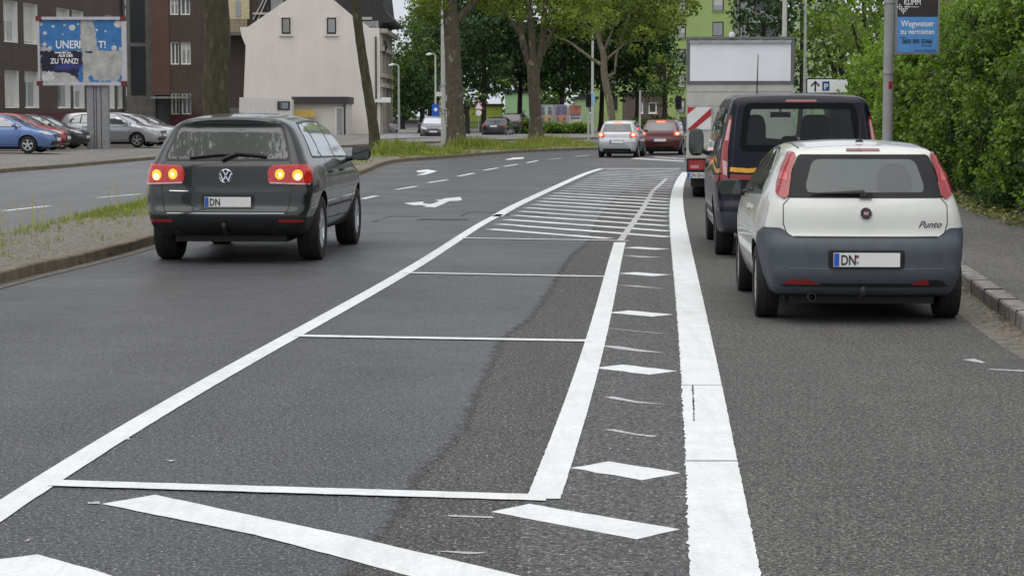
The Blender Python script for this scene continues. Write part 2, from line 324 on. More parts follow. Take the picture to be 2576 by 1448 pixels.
class Shape:
    def __init__(s, d):
        s.d = d; sg = d.get('sig', .03)
        s.W, s.dW = stable(d['W'], sg); s.T, s.dT = stable(d['T'], d.get('sigT', .09)); s.R, s.dR = stable(d['R'], sg); s.Fr, s.dF = stable(d['F'], .05)
        s.PL, _ = stable(d['PL'], .12); s.B, _ = stable(d.get('B', [(0, d['zb']), (d['L'], d['zb'])]), .1)
        s.cr = d.get('cr', .12); s.cf = d.get('cf', .28); s.crown = d.get('crown', .05); s.k = d.get('k', .07); s.hw = max(w for _, w in d['W'])
    def f(s, p):
        x, y, z = np.abs(p[:, 0]), p[:, 1], p[:, 2]; u = x / s.hw
        a = (x - (s.W(z) - s.PL(y))) / np.sqrt(1 + s.dW(z) ** 2)
        t = (z - (s.T(y) - s.crown * u * u)) / np.sqrt(1 + s.dT(y) ** 2)
        r = (s.R(z) + s.cr * u ** 3 - y) / np.sqrt(1 + s.dR(z) ** 2)
        q = (y - (s.Fr(z) - s.cf * u ** 3)) / np.sqrt(1 + s.dF(z) ** 2)
        b = s.B(y) - z
        return smax(smax(smax(a, t, s.k), r, s.k * s.d.get('kr', 1.0)), smax(q, b, .06), s.k)
    def grad(s, p):
        e = .004; g = np.stack([s.f(p + np.eye(3)[i] * e) - s.f(p - np.eye(3)[i] * e) for i in range(3)], 1)
        return g / np.maximum(np.linalg.norm(g, axis=1), 1e-9)[:, None]
    def bis(s, q, p, n=26):
        a, b = np.zeros(len(p)), np.ones(len(p))
        for _ in range(n):
            m = (a + b) / 2; v = s.f(q + (p - q) * m[:, None]); a = np.where(v < 0, m, a); b = np.where(v < 0, b, m)
        return q + (p - q) * a[:, None]
    def body(s, name, h):
        d = s.d; L, H = d['L'], d['H']; hw = s.hw
        dims = (2 * hw, L, H); n = [max(4, int(round(k / h))) for k in dims]; idx = {}; V = []; Fc = []
        def vid(i, j, k):
            t = (i, j, k)
            if t not in idx: idx[t] = len(V); V.append(t)
            return idx[t]
        nx, ny, nz = n
        for i in range(nx):
            for j in range(ny):
                Fc.append((vid(i, j, 0), vid(i, j + 1, 0), vid(i + 1, j + 1, 0), vid(i + 1, j, 0))); Fc.append((vid(i, j, nz), vid(i + 1, j, nz), vid(i + 1, j + 1, nz), vid(i, j + 1, nz)))
            for k in range(nz):
                Fc.append((vid(i, 0, k), vid(i + 1, 0, k), vid(i + 1, 0, k + 1), vid(i, 0, k + 1))); Fc.append((vid(i, ny, k), vid(i, ny, k + 1), vid(i + 1, ny, k + 1), vid(i + 1, ny, k)))
        for j in range(ny):
            for k in range(nz):
                Fc.append((vid(0, j, k), vid(0, j, k + 1), vid(0, j + 1, k + 1), vid(0, j + 1, k))); Fc.append((vid(nx, j, k), vid(nx, j + 1, k), vid(nx, j + 1, k + 1), vid(nx, j, k + 1)))
        g = np.array(V, float) / np.array(n); z0 = d['zb']
        out = np.stack([(g[:, 0] * 2 - 1) * hw * 1.1, -.25 + g[:, 1] * (L + .5), z0 - .1 + g[:, 2] * (H - z0 + .25)], 1)
        si = d.get('spine', (.3 * hw, .75, L - .8, z0 + .15, z0 + .4))
        q = np.stack([(g[:, 0] * 2 - 1) * si[0], si[1] + g[:, 1] * (si[2] - si[1]), si[3] + g[:, 2] * (si[4] - si[3])], 1)
        pts = s.bis(q, out); me = bpy.data.meshes.new(name); me.from_pydata(pts.tolist(), [], Fc); me.update(); return me
    def project(s, axis, uv):
        uv = np.array(uv, float).copy(); n = len(uv); L = s.d['L']; H = s.d['H']; z = np.zeros(n)
        if axis == 'rear': mk = lambda t: np.stack([uv[:, 0], t, uv[:, 1]], 1); rng = np.linspace(-.3, 2.6, 260)
        elif axis == 'front': mk = lambda t: np.stack([uv[:, 0], t, uv[:, 1]], 1); rng = np.linspace(L + .3, L - 3.0, 260)
        elif axis == 'left': mk = lambda t: np.stack([t, uv[:, 0], uv[:, 1]], 1); rng = np.linspace(-1.3, 0, 160)
        elif axis == 'right': mk = lambda t: np.stack([t, uv[:, 0], uv[:, 1]], 1); rng = np.linspace(1.3, 0, 160)
        else: mk = lambda t: np.stack([uv[:, 0], uv[:, 1], t], 1); rng = np.linspace(H + .3, .4, 160)
        hit = np.full(n, np.nan); deep = (s.R(uv[:, 1]) + s.d.get('deep', .30)) if axis == 'rear' else None
        for t in rng:
            v = s.f(mk(np.full(n, t))); nw = np.isnan(hit) & (v < 0); hit[nw] = t
        if deep is not None: hit[hit > deep] = np.nan
        miss = np.isnan(hit); hit[miss] = rng[-1]
        cu = {'rear': 0., 'front': 0., 'top': 0.}.get(axis, L / 2)
        for _ in range(60):   # outside the silhouette: slide in until the body is met
            miss = np.isnan(hit)
            if not miss.any(): break
            uv[miss, 0] = cu + (uv[miss, 0] - cu) * .99
            for t in rng:
                v = s.f(mk(np.full(n, t))); nw = np.isnan(hit) & miss & (v < 0); hit[nw] = t
            if deep is not None: hit[hit > deep] = np.nan
        hit[np.isnan(hit)] = rng[-1]
        a = hit - (rng[1] - rng[0]); b = hit.copy()
        for _ in range(18):
            m = (a + b) / 2; v = s.f(mk(m)); a = np.where(v < 0, a, m); b = np.where(v < 0, m, b)
        return mk(b)
    def patch(s, mb, axis, poly, off=.004, res=.05, skirt=.012, mi=0):
        b = []; N = len(poly)
        for i in range(N):
            p, q = np.array(poly[i], float), np.array(poly[(i + 1) % N], float); L = np.linalg.norm(q - p)
            if L < 1e-6: continue
            k = max(1, int(L / res))
            for t in range(k): b.append(p + (q - p) * t / k)
        b = np.array(b); lo, hi = b.min(0), b.max(0)
        gx, gy = np.meshgrid(np.arange(lo[0] + res / 2, hi[0], res), np.arange(lo[1] + res / 2, hi[1], res)); g = np.stack([gx.ravel(), gy.ravel()], 1)
        if len(g):
            g = g[inside(g, b.tolist())]
            if len(g): g = g[np.array([np.min(np.linalg.norm(b - p, axis=1)) > res * .45 for p in g], bool)]
        al = np.concatenate([b, g]) if len(g) else b; nb = len(b)
        vs, es, fs, *_ = delaunay_2d_cdt([Vector(p) for p in al], [(i, (i + 1) % nb) for i in range(nb)], [], 0, 1e-6)
        vs = np.array([tuple(v) for v in vs]); cen = np.array([vs[list(f)].mean(0) for f in fs]); ins = inside(cen, b.tolist()); fs = [tuple(f) for f, k in zip(fs, ins) if k]
        P3 = s.project(axis, vs); nr = s.grad(P3); P3o = P3 + nr * off
        flip = axis in ('front', 'left')
        mb.add(P3o.tolist(), [f[::-1] if flip else f for f in fs], mi)
        if skirt:
            B3 = s.project(axis, b); bn = s.grad(B3); n = len(b)
            mb.add((B3 + bn * off).tolist() + (B3 - bn * skirt).tolist(), [(i, (i + 1) % n, (i + 1) % n + n, i + n) for i in range(n)], mi)
    def line(s, mb, axis, pts, w=.01, off=.0025, closed=False, mi=0, res=.05):
        q = []; N = len(pts)
        for i in range(N if closed else N - 1):
            a, b = np.array(pts[i], float), np.array(pts[(i + 1) % N], float); k = max(1, int(np.linalg.norm(b - a) / res))
            q += [a + (b - a) * t / k for t in range(k)]
        if not closed: q.append(np.array(pts[-1], float))
        q = np.array(q); n = len(q); t = np.roll(q, -1, 0) - np.roll(q, 1, 0)
        if not closed: t[0] = q[1] - q[0]; t[-1] = q[-1] - q[-2]
        t /= np.maximum(np.linalg.norm(t, axis=1), 1e-9)[:, None]; nr = np.stack([-t[:, 1], t[:, 0]], 1) * w / 2
        A = s.project(axis, q + nr); B = s.project(axis, q - nr); A += s.grad(A) * off; B += s.grad(B) * off
        m = n if closed else n - 1
        mb.add(A.tolist() + B.tolist(), [(i, (i + 1) % n, (i + 1) % n + n, i + n) for i in range(m)], mi)
def ell(cx, cz, rx, rz, n=20): return [(cx + rx * math.cos(2 * math.pi * k / n), cz + rz * math.sin(2 * math.pi * k / n)) for k in range(n)]
def mir(poly): return [(-u, v) for u, v in poly][::-1]
def boolean(o, cutters):
    for c in cutters:
        m = o.modifiers.new('cut', 'BOOLEAN'); m.operation = 'DIFFERENCE'; m.object = c; m.solver = 'EXACT'
    dg = bpy.context.evaluated_depsgraph_get(); dg.update(); me = bpy.data.meshes.new_from_object(o.evaluated_get(dg))
    old = o.data; o.modifiers.clear(); o.data = me; bpy.data.meshes.remove(old)
    for c in cutters:
        d = c.data; bpy.data.objects.remove(c); bpy.data.meshes.remove(d)
def split_level(me, g):
    """cut faces along g = 0 so that a colour change follows a clean edge"""
    import bmesh
    bm = bmesh.new(); bm.from_mesh(me); bm.verts.ensure_lookup_table()
    val = g(np.array([v.co[:] for v in bm.verts])); val = {v: float(a) for v, a in zip(bm.verts, val)}; new = set()
    for e in [e for e in bm.edges if val[e.verts[0]] * val[e.verts[1]] < 0]:
        a, b = e.verts; t = val[a] / (val[a] - val[b])
        if t < .02 or t > .98: continue
        _, v = bmesh.utils.edge_split(e, a, t); val[v] = 0.; new.add(v)
    for f in list(bm.faces):
        vs = [v for v in f.verts if v in new]
        if len(vs) == 2:
            try: bmesh.utils.face_split(f, vs[0], vs[1])
            except Exception: pass
    bm.to_mesh(me); bm.free(); me.update()
def wheel_mesh(r, w, rimr, name='wheel'):
    t = MB(); h = w / 2
    t.lathe([(-h * .72, rimr * .98), (-h * .95, rimr * 1.03), (-h, (rimr + r) / 2), (-h * .93, r * .955), (-h * .75, r * .992), (-h * .1, r), (-h * .06, r * .985), (h * .06, r * .985), (h * .1, r), (h * .75, r * .992), (h * .93, r * .955), (h, (rimr + r) / 2), (h * .95, rimr * 1.03), (h * .72, rimr * .98)], n=36)
    t.lathe([(h * .45, rimr), (h * .2, 0)], n=24); t.lathe([(-h * .2, 0), (-h * .45, rimr)], n=24)
    return t.mesh(name, True)
def rim_mesh(rimr, w, spokes, side, name='rim', cover=False):
    t = MB(); h = w / 2 * side
    t.lathe([(h * .72, rimr), (h * .86, rimr * .99), (h * .82, rimr * .91), (h * .5, rimr * .86)], n=36)
    t.lathe([(h * .80, 0), (h * .78, rimr * .2), (h * .6, rimr * .24)], n=20)
    if cover:
        t.lathe([(h * .74, rimr * .2), (h * .80, rimr * .55), (h * .72, rimr * .9)], n=30)
    for k in range(spokes):
        a = 2 * math.pi * k / spokes; m = Matrix.Rotation(a, 3, 'X')
        t.box(m @ Vector((h * .70, 0, rimr * .55)), (.03, rimr * (.30 if spokes < 7 else .2), rimr * .78), 0, m)
    return t.mesh(name, True)
def build_car(sp, label, loc, heading, group=None, name='parked_car', cat='car'):
    """heading in degrees to the right of +Y. returns (root, shape)"""
    S = Shape(sp); root = thing(name, label, cat, loc, -math.radians(heading), group)
    pm = sp['paint']; me = S.body('body', sp.get('h', .08)); body = link('body', me, [pm, MT['black']], root)
    r = sp['wr']; ax = sp['axles']; tw = sp['tw']; tx = sp['track']; AR = r * sp.get('arch', 1.13)
    cut = []
    for y in ax:
        for sx in (-1, 1):
            c = MB(); x0 = sx * (tx - tw / 2 - .04); x1 = sx * (S.hw + .4)
            c.lathe([(min(x0, x1), 0), (min(x0, x1), AR), (max(x0, x1), AR), (max(x0, x1), 0)], n=40, c=(0, y, r * 1.02))
            cut.append(c.obj('cut', MT['black']))
    for pr in sp.get('cuts', []):
        c = MB(); c.prism(*pr); cut.append(c.obj('cut', MT['black']))
    bpy.context.view_layer.update()
    mats = root.matrix_world.copy(); body.parent = None; bpy.context.view_layer.update()
    boolean(body, cut); body.parent = root
    me = body.data; me.materials.clear(); me.materials.append(pm); me.materials.append(sp.get('well', MT['black']))
    if sp.get('low'): me.materials.append(sp['low'][1])
    if sp.get('low'): split_level(me, sp['low'][0])
    nf = len(me.polygons); cen = np.empty(nf * 3); me.polygons.foreach_get('center', cen); cen = cen.reshape(-1, 3); mi = np.zeros(nf, int)
    for y in ax:
        d = np.hypot(cen[:, 1] - y, cen[:, 2] - r * 1.02); mi[(d < AR * 1.006) & (np.abs(cen[:, 0]) < S.hw + .1) & (np.abs(S.f(cen)) > .006)] = 1
    if sp.get('cuts'):
        mi[(S.f(cen) < -.012)] = 1
    mi[cen[:, 2] < sp['zb'] + .03] = 1
    if sp.get('low'): mi[(mi == 0) & (sp['low'][0](cen) < 0)] = 2
    me.polygons.foreach_set('material_index', mi.tolist()); me.polygons.foreach_set('use_smooth', [True] * nf); me.set_sharp_from_angle(angle=math.radians(34))
    wm = wheel_mesh(r, tw, sp['rr'])
    rims = {s: rim_mesh(sp['rr'], tw, sp.get('spokes', 5), s, cover=sp.get('cover', False)) for s in (-1, 1)}
    for s in (-1, 1): rims[s].materials.append(sp.get('rimm', MT['rim']))
    for y in ax:
        for sx in (-1, 1):
            w = bpy.data.objects.new('wheel', wm); COL.objects.link(w); w.parent = root; w.location = (sx * tx, y, r)
            if not wm.materials: wm.materials.append(MT['rubber'])
            rm = bpy.data.objects.new('rim', rims[sx]); COL.objects.link(rm); rm.parent = w
    ub = MB(); ub.b2((-tx + tw / 2 + .06, .35, sp['zb'] - .06), (tx - tw / 2 - .06, sp['L'] - .5, sp['zb'] + .1)); ub.obj('underbody', MT['black'], root)
    return root, S
def P1(S, root, name, mats, items, axis_default=None, smooth=True, label=None, sep=False):
    """one part from a list of ('patch'|'line', axis, poly, kwargs); sep: each item a part of its own"""
    if sep:
        for it in items: P1(S, root, name, mats, [it])
        return
    mb = MB()
    for it in items:
        kw = it[3] if len(it) > 3 else {}
        (S.patch if it[0] == 'p' else S.line)(mb, it[1], it[2], **kw)
    V = np.array(mb.v); c3 = np.array([V[list(f)].mean(0) for f in mb.f]); n3 = np.array([np.cross(V[f[1]] - V[f[0]], V[f[2]] - V[f[0]]) for f in mb.f]); g3 = S.grad(c3)
    mb.f = [f[::-1] if d < 0 else f for f, d in zip(mb.f, (n3 * g3).sum(1))]
    o = mb.obj(name, mats, root, smooth=smooth, recalc=False); o.data.normals_split_custom_set_from_vertices(S.grad(np.array(mb.v)).tolist())
    if label: o['label'] = label
    return o
def plate(root, x, y, z, txt, yaw=0, tilt=0, w=.52, h=.11, front=False):
    sgn = -1 if not front else 1
    mb = MB(); mb.b2((-w / 2, -.006, -h / 2), (w / 2, .006, h / 2)); o = mb.obj('number_plate', MT['platew'], root); o.location = (x, y, z); o.rotation_euler = (tilt, 0, yaw + (math.pi if front else 0))
    e = MB(); e.b2((-w / 2 + .004, -.0085, -h / 2 + .004), (-w / 2 + .045, .0085, h / 2 - .004)); e.obj('blue_band', MT['plateb'], o)
    f = MB()
    for a, b in (((-w / 2 - .01, -.004, -h / 2 - .01), (w / 2 + .01, .004, -h / 2)), ((-w / 2 - .01, -.004, h / 2), (w / 2 + .01, .004, h / 2 + .01)), ((-w / 2 - .01, -.004, -h / 2), (-w / 2, .004, h / 2)), ((w / 2, -.004, -h / 2), (w / 2 + .01, .004, h / 2))): f.b2(a, b)
    f.obj('plate_frame', MT['black'], o)
    if txt: text('plate_letters', txt, h * 1.02, MT['ink'], o, (-w / 2 + .055, -.0085, -h * .36), align='LEFT', xs=.72, bold=.0015)
    return o
def mirror(root, sx, x, y, z, mat, d=(.20, .12, .16), arm=True):
    mb = MB(); ring = []
    for t in range(7):
        a = -1 + t / 3; rr = math.sqrt(max(0, 1 - abs(a) ** 2.6)) * .8 + .2; ring.append((a * d[1] / 2, rr))
    vs = []; n = 16
    for a, rr in ring:
        for k in range(n):
            q = 2 * math.pi * k / n; c, s_ = math.cos(q), math.sin(q); c = math.copysign(abs(c) ** .6, c); s_ = math.copysign(abs(s_) ** .6, s_)
            vs.append((x + c * d[0] / 2 * rr, y + a, z + s_ * d[2] / 2 * rr))
    m = len(ring); mb.add(vs, [(i * n + k, i * n + (k + 1) % n, (i + 1) * n + (k + 1) % n, (i + 1) * n + k) for i in range(m - 1) for k in range(n)] + [tuple(range(n))[::-1], tuple((m - 1) * n + k for k in range(n))])
    mb.tube([(x - sx * d[0] * .3, y + .02, z - d[2] * .3), (x - sx * (d[0] * .5 + .10), y + .05, z - d[2] * .45)], .03, 8)
    o = mb.obj('wing_mirror', mat, root, smooth=True)
    g = MB(); g.add([(x + c * d[0] * .42, y - d[1] / 2 - .004, z + s_ * d[2] * .40) for c, s_ in ((-1, -1), (1, -1), (1, 1), (-1, 1))], [(0, 1, 2, 3)]); g.obj('mirror_glass', MT['glass'], o)
    return o
# ---------------------------------------------------------------- the dark SUV
def strokes(mb, lines, w, y0, y1, s=1.0):
    for pts in lines:
        for (ax_, az), (bx, bz) in zip(pts[:-1], pts[1:]):
            d = Vector((bx - ax_, bz - az)).normalized(); n_ = Vector((-d.y, d.x)) * w / 2; e = d * w * .3
            mb.prism([((ax_ - e.x + n_.x) * s, (az - e.y + n_.y) * s), ((ax_ - e.x - n_.x) * s, (az - e.y - n_.y) * s), ((bx + e.x - n_.x) * s, (bz + e.y - n_.y) * s), ((bx + e.x + n_.x) * s, (bz + e.y + n_.y) * s)], y0, y1)
def ring_prof(r0, r1, d): return [(-d, r0), (-d * 1.6, (r0 + r1) / 2), (-d, r1), (0, r1), (0, r0), (-d, r0)]
def at_rear(o, S, x, z, off=.004):
    p = S.project('rear', [(x, z)])[0]; n_ = S.grad(np.array([p]))[0]; o.location = (p[0] + n_[0] * off, p[1] + n_[1] * off, p[2] + n_[2] * off)
    o.rotation_euler = (math.atan2(n_[2], -n_[1]) * -1, 0, math.atan2(-n_[0], -n_[1]) * -1)
    return o
def suv():
    pm = paint('suv_graphite', (.013, .017, .018), .25, .3, .7); lowm = M('bumper_dark', (.012, .013, .014), .55, var=.3)
    sp = dict(L=4.75, H=1.73, zb=.30, W=[(.2, .80), (.32, .86), (.45, .915), (.56, .93), (.62, .955), (.80, .968), (.98, .955), (1.10, .925), (1.15, .89), (1.35, .80), (1.50, .715), (1.60, .62), (1.68, .50)],
        T=[(0, 1.58), (.38, 1.635), (.9, 1.672), (1.7, 1.69), (2.5, 1.655), (2.85, 1.60), (3.55, 1.16), (3.7, 1.10), (4.3, 1.02), (4.75, .86)],
        R=[(.2, .22), (.34, .12), (.44, .03), (.54, .0), (.60, .0), (.64, .05), (.80, .06), (.86, .09), (1.1, .11), (1.16, .15), (1.52, .40), (1.55, .42), (1.585, .33), (1.66, .36)],
        F=[(.2, 4.55), (.4, 4.72), (.7, 4.75), (.95, 4.66), (1.05, 4.5)], PL=[(0, .05), (.5, .01), (1.0, 0), (3.9, 0), (4.75, .1)],
        B=[(0, .34), (.5, .30), (4.2, .28), (4.75, .34)], cr=.13, crown=.09, k=.085, kr=1.35, h=.045, paint=pm, low=(lambda c: np.maximum(c[:, 2] - .53, c[:, 1] - 1.0), lowm),
        wr=.37, rr=.235, tw=.26, track=.825, axles=(.95, 3.805), arch=1.14, spokes=5)
    a = math.radians(3.8); X0, Y0 = -3.13, 23.9
    root, S = build_car(sp, 'dark grey-green SUV with lit tail lamps driving beside the median', (X0 - math.sin(a) * .95, Y0 - math.cos(a) * .95, -.004), 3.8, name='suv', cat='car')
    gw = glass_mat('suv_rear_glass', (.013, .018, .018), .02, .02)
    P1(S, root, 'rear_window', gw, [('p', 'rear', rounded([(-.69, 1.175), (.69, 1.175), (.575, 1.525), (-.575, 1.525)], .05), dict(res=.05, off=.005))])
    P1(S, root, 'window_seal_spoiler_shade', MT['black'], [('l', 'rear', rounded([(-.705, 1.165), (.705, 1.165), (.59, 1.535), (-.59, 1.535)], .05), dict(w=.03, closed=True, off=.003)), ('p', 'rear', [(-.58, 1.53), (.58, 1.53), (.57, 1.565), (-.57, 1.565)], dict(off=.003))])  # seal, plus a black patch painting the shade under the spoiler
    P1(S, root, 'tailgate_seam', MT['black'], [('l', 'rear', [(-.69, 1.17), (-.735, 1.10), (-.735, .86), (-.70, .62), (-.68, .59), (.68, .59), (.70, .62), (.735, .86), (.735, 1.10), (.69, 1.17)], dict(w=.012)), ('l', 'rear', [(-.7, .80), (-.28, .80)], dict(w=.008)), ('l', 'rear', [(.30, .80), (.7, .80)], dict(w=.008))])
    for sx in (-1, 1):
        po = rounded([(.475, .90), (.88, .885), (.93, .90), (.92, 1.06), (.88, 1.115), (.50, 1.10), (.465, 1.04)], .05)
        if sx < 0: po = mir(po)
        lamp = P1(S, root, 'tail_lamp', MT['redlite'], [('p', 'rear', po, dict(off=.012, res=.05, skirt=.03)), ('p', 'right' if sx > 0 else 'left', rounded([(.20, .90), (.32, .93), (.36, 1.02), (.29, 1.08), (.20, 1.10)], .03), dict(off=.010, res=.05))])
        P1(S, lamp, 'lamp_bulb', MT['bulb'], [('p', 'rear', ell(sx * .60, 1.005, .052, .058), dict(off=.018, res=.04)), ('p', 'rear', ell(sx * .79, .995, .054, .060), dict(off=.018, res=.04))], sep=True)
        P1(S, lamp, 'bulb_core', MT['bulbw'], [('p', 'rear', ell(sx * .795, .975, .032, .036), dict(off=.021, res=.04)), ('p', 'rear', ell(sx * .605, 1.0, .018, .024), dict(off=.021, res=.04))], sep=True)
        P1(S, lamp, 'clear_strip', MT['clearlamp'], [('p', 'rear', [(sx * .49, .905), (sx * .91, .888), (sx * .91, .90), (sx * .49, .918)][::sx], dict(off=.016, skirt=0))])
        P1(S, root, 'reflector', MT['red'], [('p', 'rear', [(sx * .60, .475), (sx * .86, .475), (sx * .86, .505), (sx * .60, .505)][::sx], dict(off=.006))])
        P1(S, root, 'exhaust_tip', MT['rimd'], [('p', 'rear', ell(sx * .55, .36, .05, .03), dict(off=.01))])
    em = MB(); em.lathe(ring_prof(.066, .078, .010), 'y', 32); strokes(em, [[(-.40, .80), (0, .10), (.40, .80)], [(-.84, .35), (-.43, -.74), (0, .02), (.43, -.74), (.84, .35)]], .17, -.012, 0, .07)
    e = em.obj('badge', MT['chrome'], root, smooth=True); at_rear(e, S, 0, .985)
    bd = MB(); bd.lathe([(-.004, 0), (-.004, .068)], 'y', 24); b_ = bd.obj('badge_field', MT['ink'], e)
    pl = plate(root, .03, S.project('rear', [(.03, .70)])[0][1] - .012, .70, 'DN')
    P1(S, root, 'plate_recess', MT['black'], [('p', 'rear', rounded([(-.27, .62), (.33, .62), (.33, .79), (-.27, .79)], .02), dict(off=.003))])
    P1(S, root, 'chrome_strip', MT['chrome'], [('p', 'rear', [(-.64, .815), (-.42, .812), (-.42, .822), (-.64, .826)], dict(off=.006)), ('p', 'rear', [(-.66, .572), (.66, .572), (.66, .580), (-.66, .580)], dict(off=.004))])
    w = MB(); pts = [S.project('rear', [(x, z)])[0] - np.array([0, .03, -.005]) for x, z in ((-.05, 1.165), (.12, 1.235), (.42, 1.215))]; w.tube(pts, [.022, .016, .012], 8); w.tube([S.project('rear', [(x, z)])[0] - np.array([0, .028, 0]) for x, z in ((-.42, 1.19), (-.1, 1.225), (.15, 1.23), (.45, 1.205))], .014, 6); w.obj('wiper', MT['black'], root, smooth=True)
    for sx, axn in ((-1, 'left'), (1, 'right')):
        wins = [[(.74, 1.20), (1.26, 1.185), (1.22, 1.555), (1.0, 1.55), (.86, 1.48)], [(1.33, 1.185), (2.22, 1.17), (2.20, 1.575), (1.29, 1.565)], [(2.29, 1.17), (3.25, 1.155), (3.18, 1.22), (2.62, 1.55), (2.27, 1.57)]]
        for k, po in enumerate(wins):
            P1(S, root, 'side_window', MT['glass_s'], [('p', axn, rounded(po, .04), dict(off=.004, res=.06))])
        P1(S, root, 'window_trim', MT['black'], [('l', axn, rounded([(.71, 1.185), (3.30, 1.145), (2.66, 1.57), (2.2, 1.592), (1.0, 1.568), (.84, 1.50)], .04), dict(w=.022, closed=True)), ('l', axn, [(1.29, 1.19), (1.26, 1.56)], dict(w=.05)), ('l', axn, [(2.25, 1.18), (2.235, 1.57)], dict(w=.06))])
        P1(S, root, 'door_seam', MT['black'], [('l', axn, [(1.45, 1.17), (1.42, .90), (1.5, .75), (1.55, .46), (3.28, .44), (3.36, 1.12)], dict(w=.011)), ('l', axn, [(2.28, 1.15), (2.30, .45)], dict(w=.011)), ('l', axn, [(1.4, .60), (3.3, .60)], dict(w=.03))])
        for y in (1.62, 2.48):
            hd = MB(); p = S.project(axn, [(y, 1.0)])[0]; hd.box((p[0] + sx * .015, y, 1.0), (.03, .2, .03)); hd.obj('door_handle', pm, root)
        mirror(root, sx, sx * 1.10, 3.12, 1.19, MT['black'], (.24, .14, .19))
    P1(S, root, 'windscreen', MT['glass'], [('p', 'front', rounded([(-.66, 1.2), (.66, 1.2), (.56, 1.58), (-.56, 1.58)], .05), dict(res=.1))])
    th = MB(); th.tube([(0, .25, .33), (0, .02, .36), (0, -.04, .42)], .022, 8); th.lathe([(.40, 0), (.415, .02), (.44, .027), (.465, .02), (.475, 0)], 'z', 12, (0, -.04, 0)); th.obj('tow_hook', MT['rimd'], root, smooth=True)
    return root, S
SUV_ROOT, SUV_S = suv()
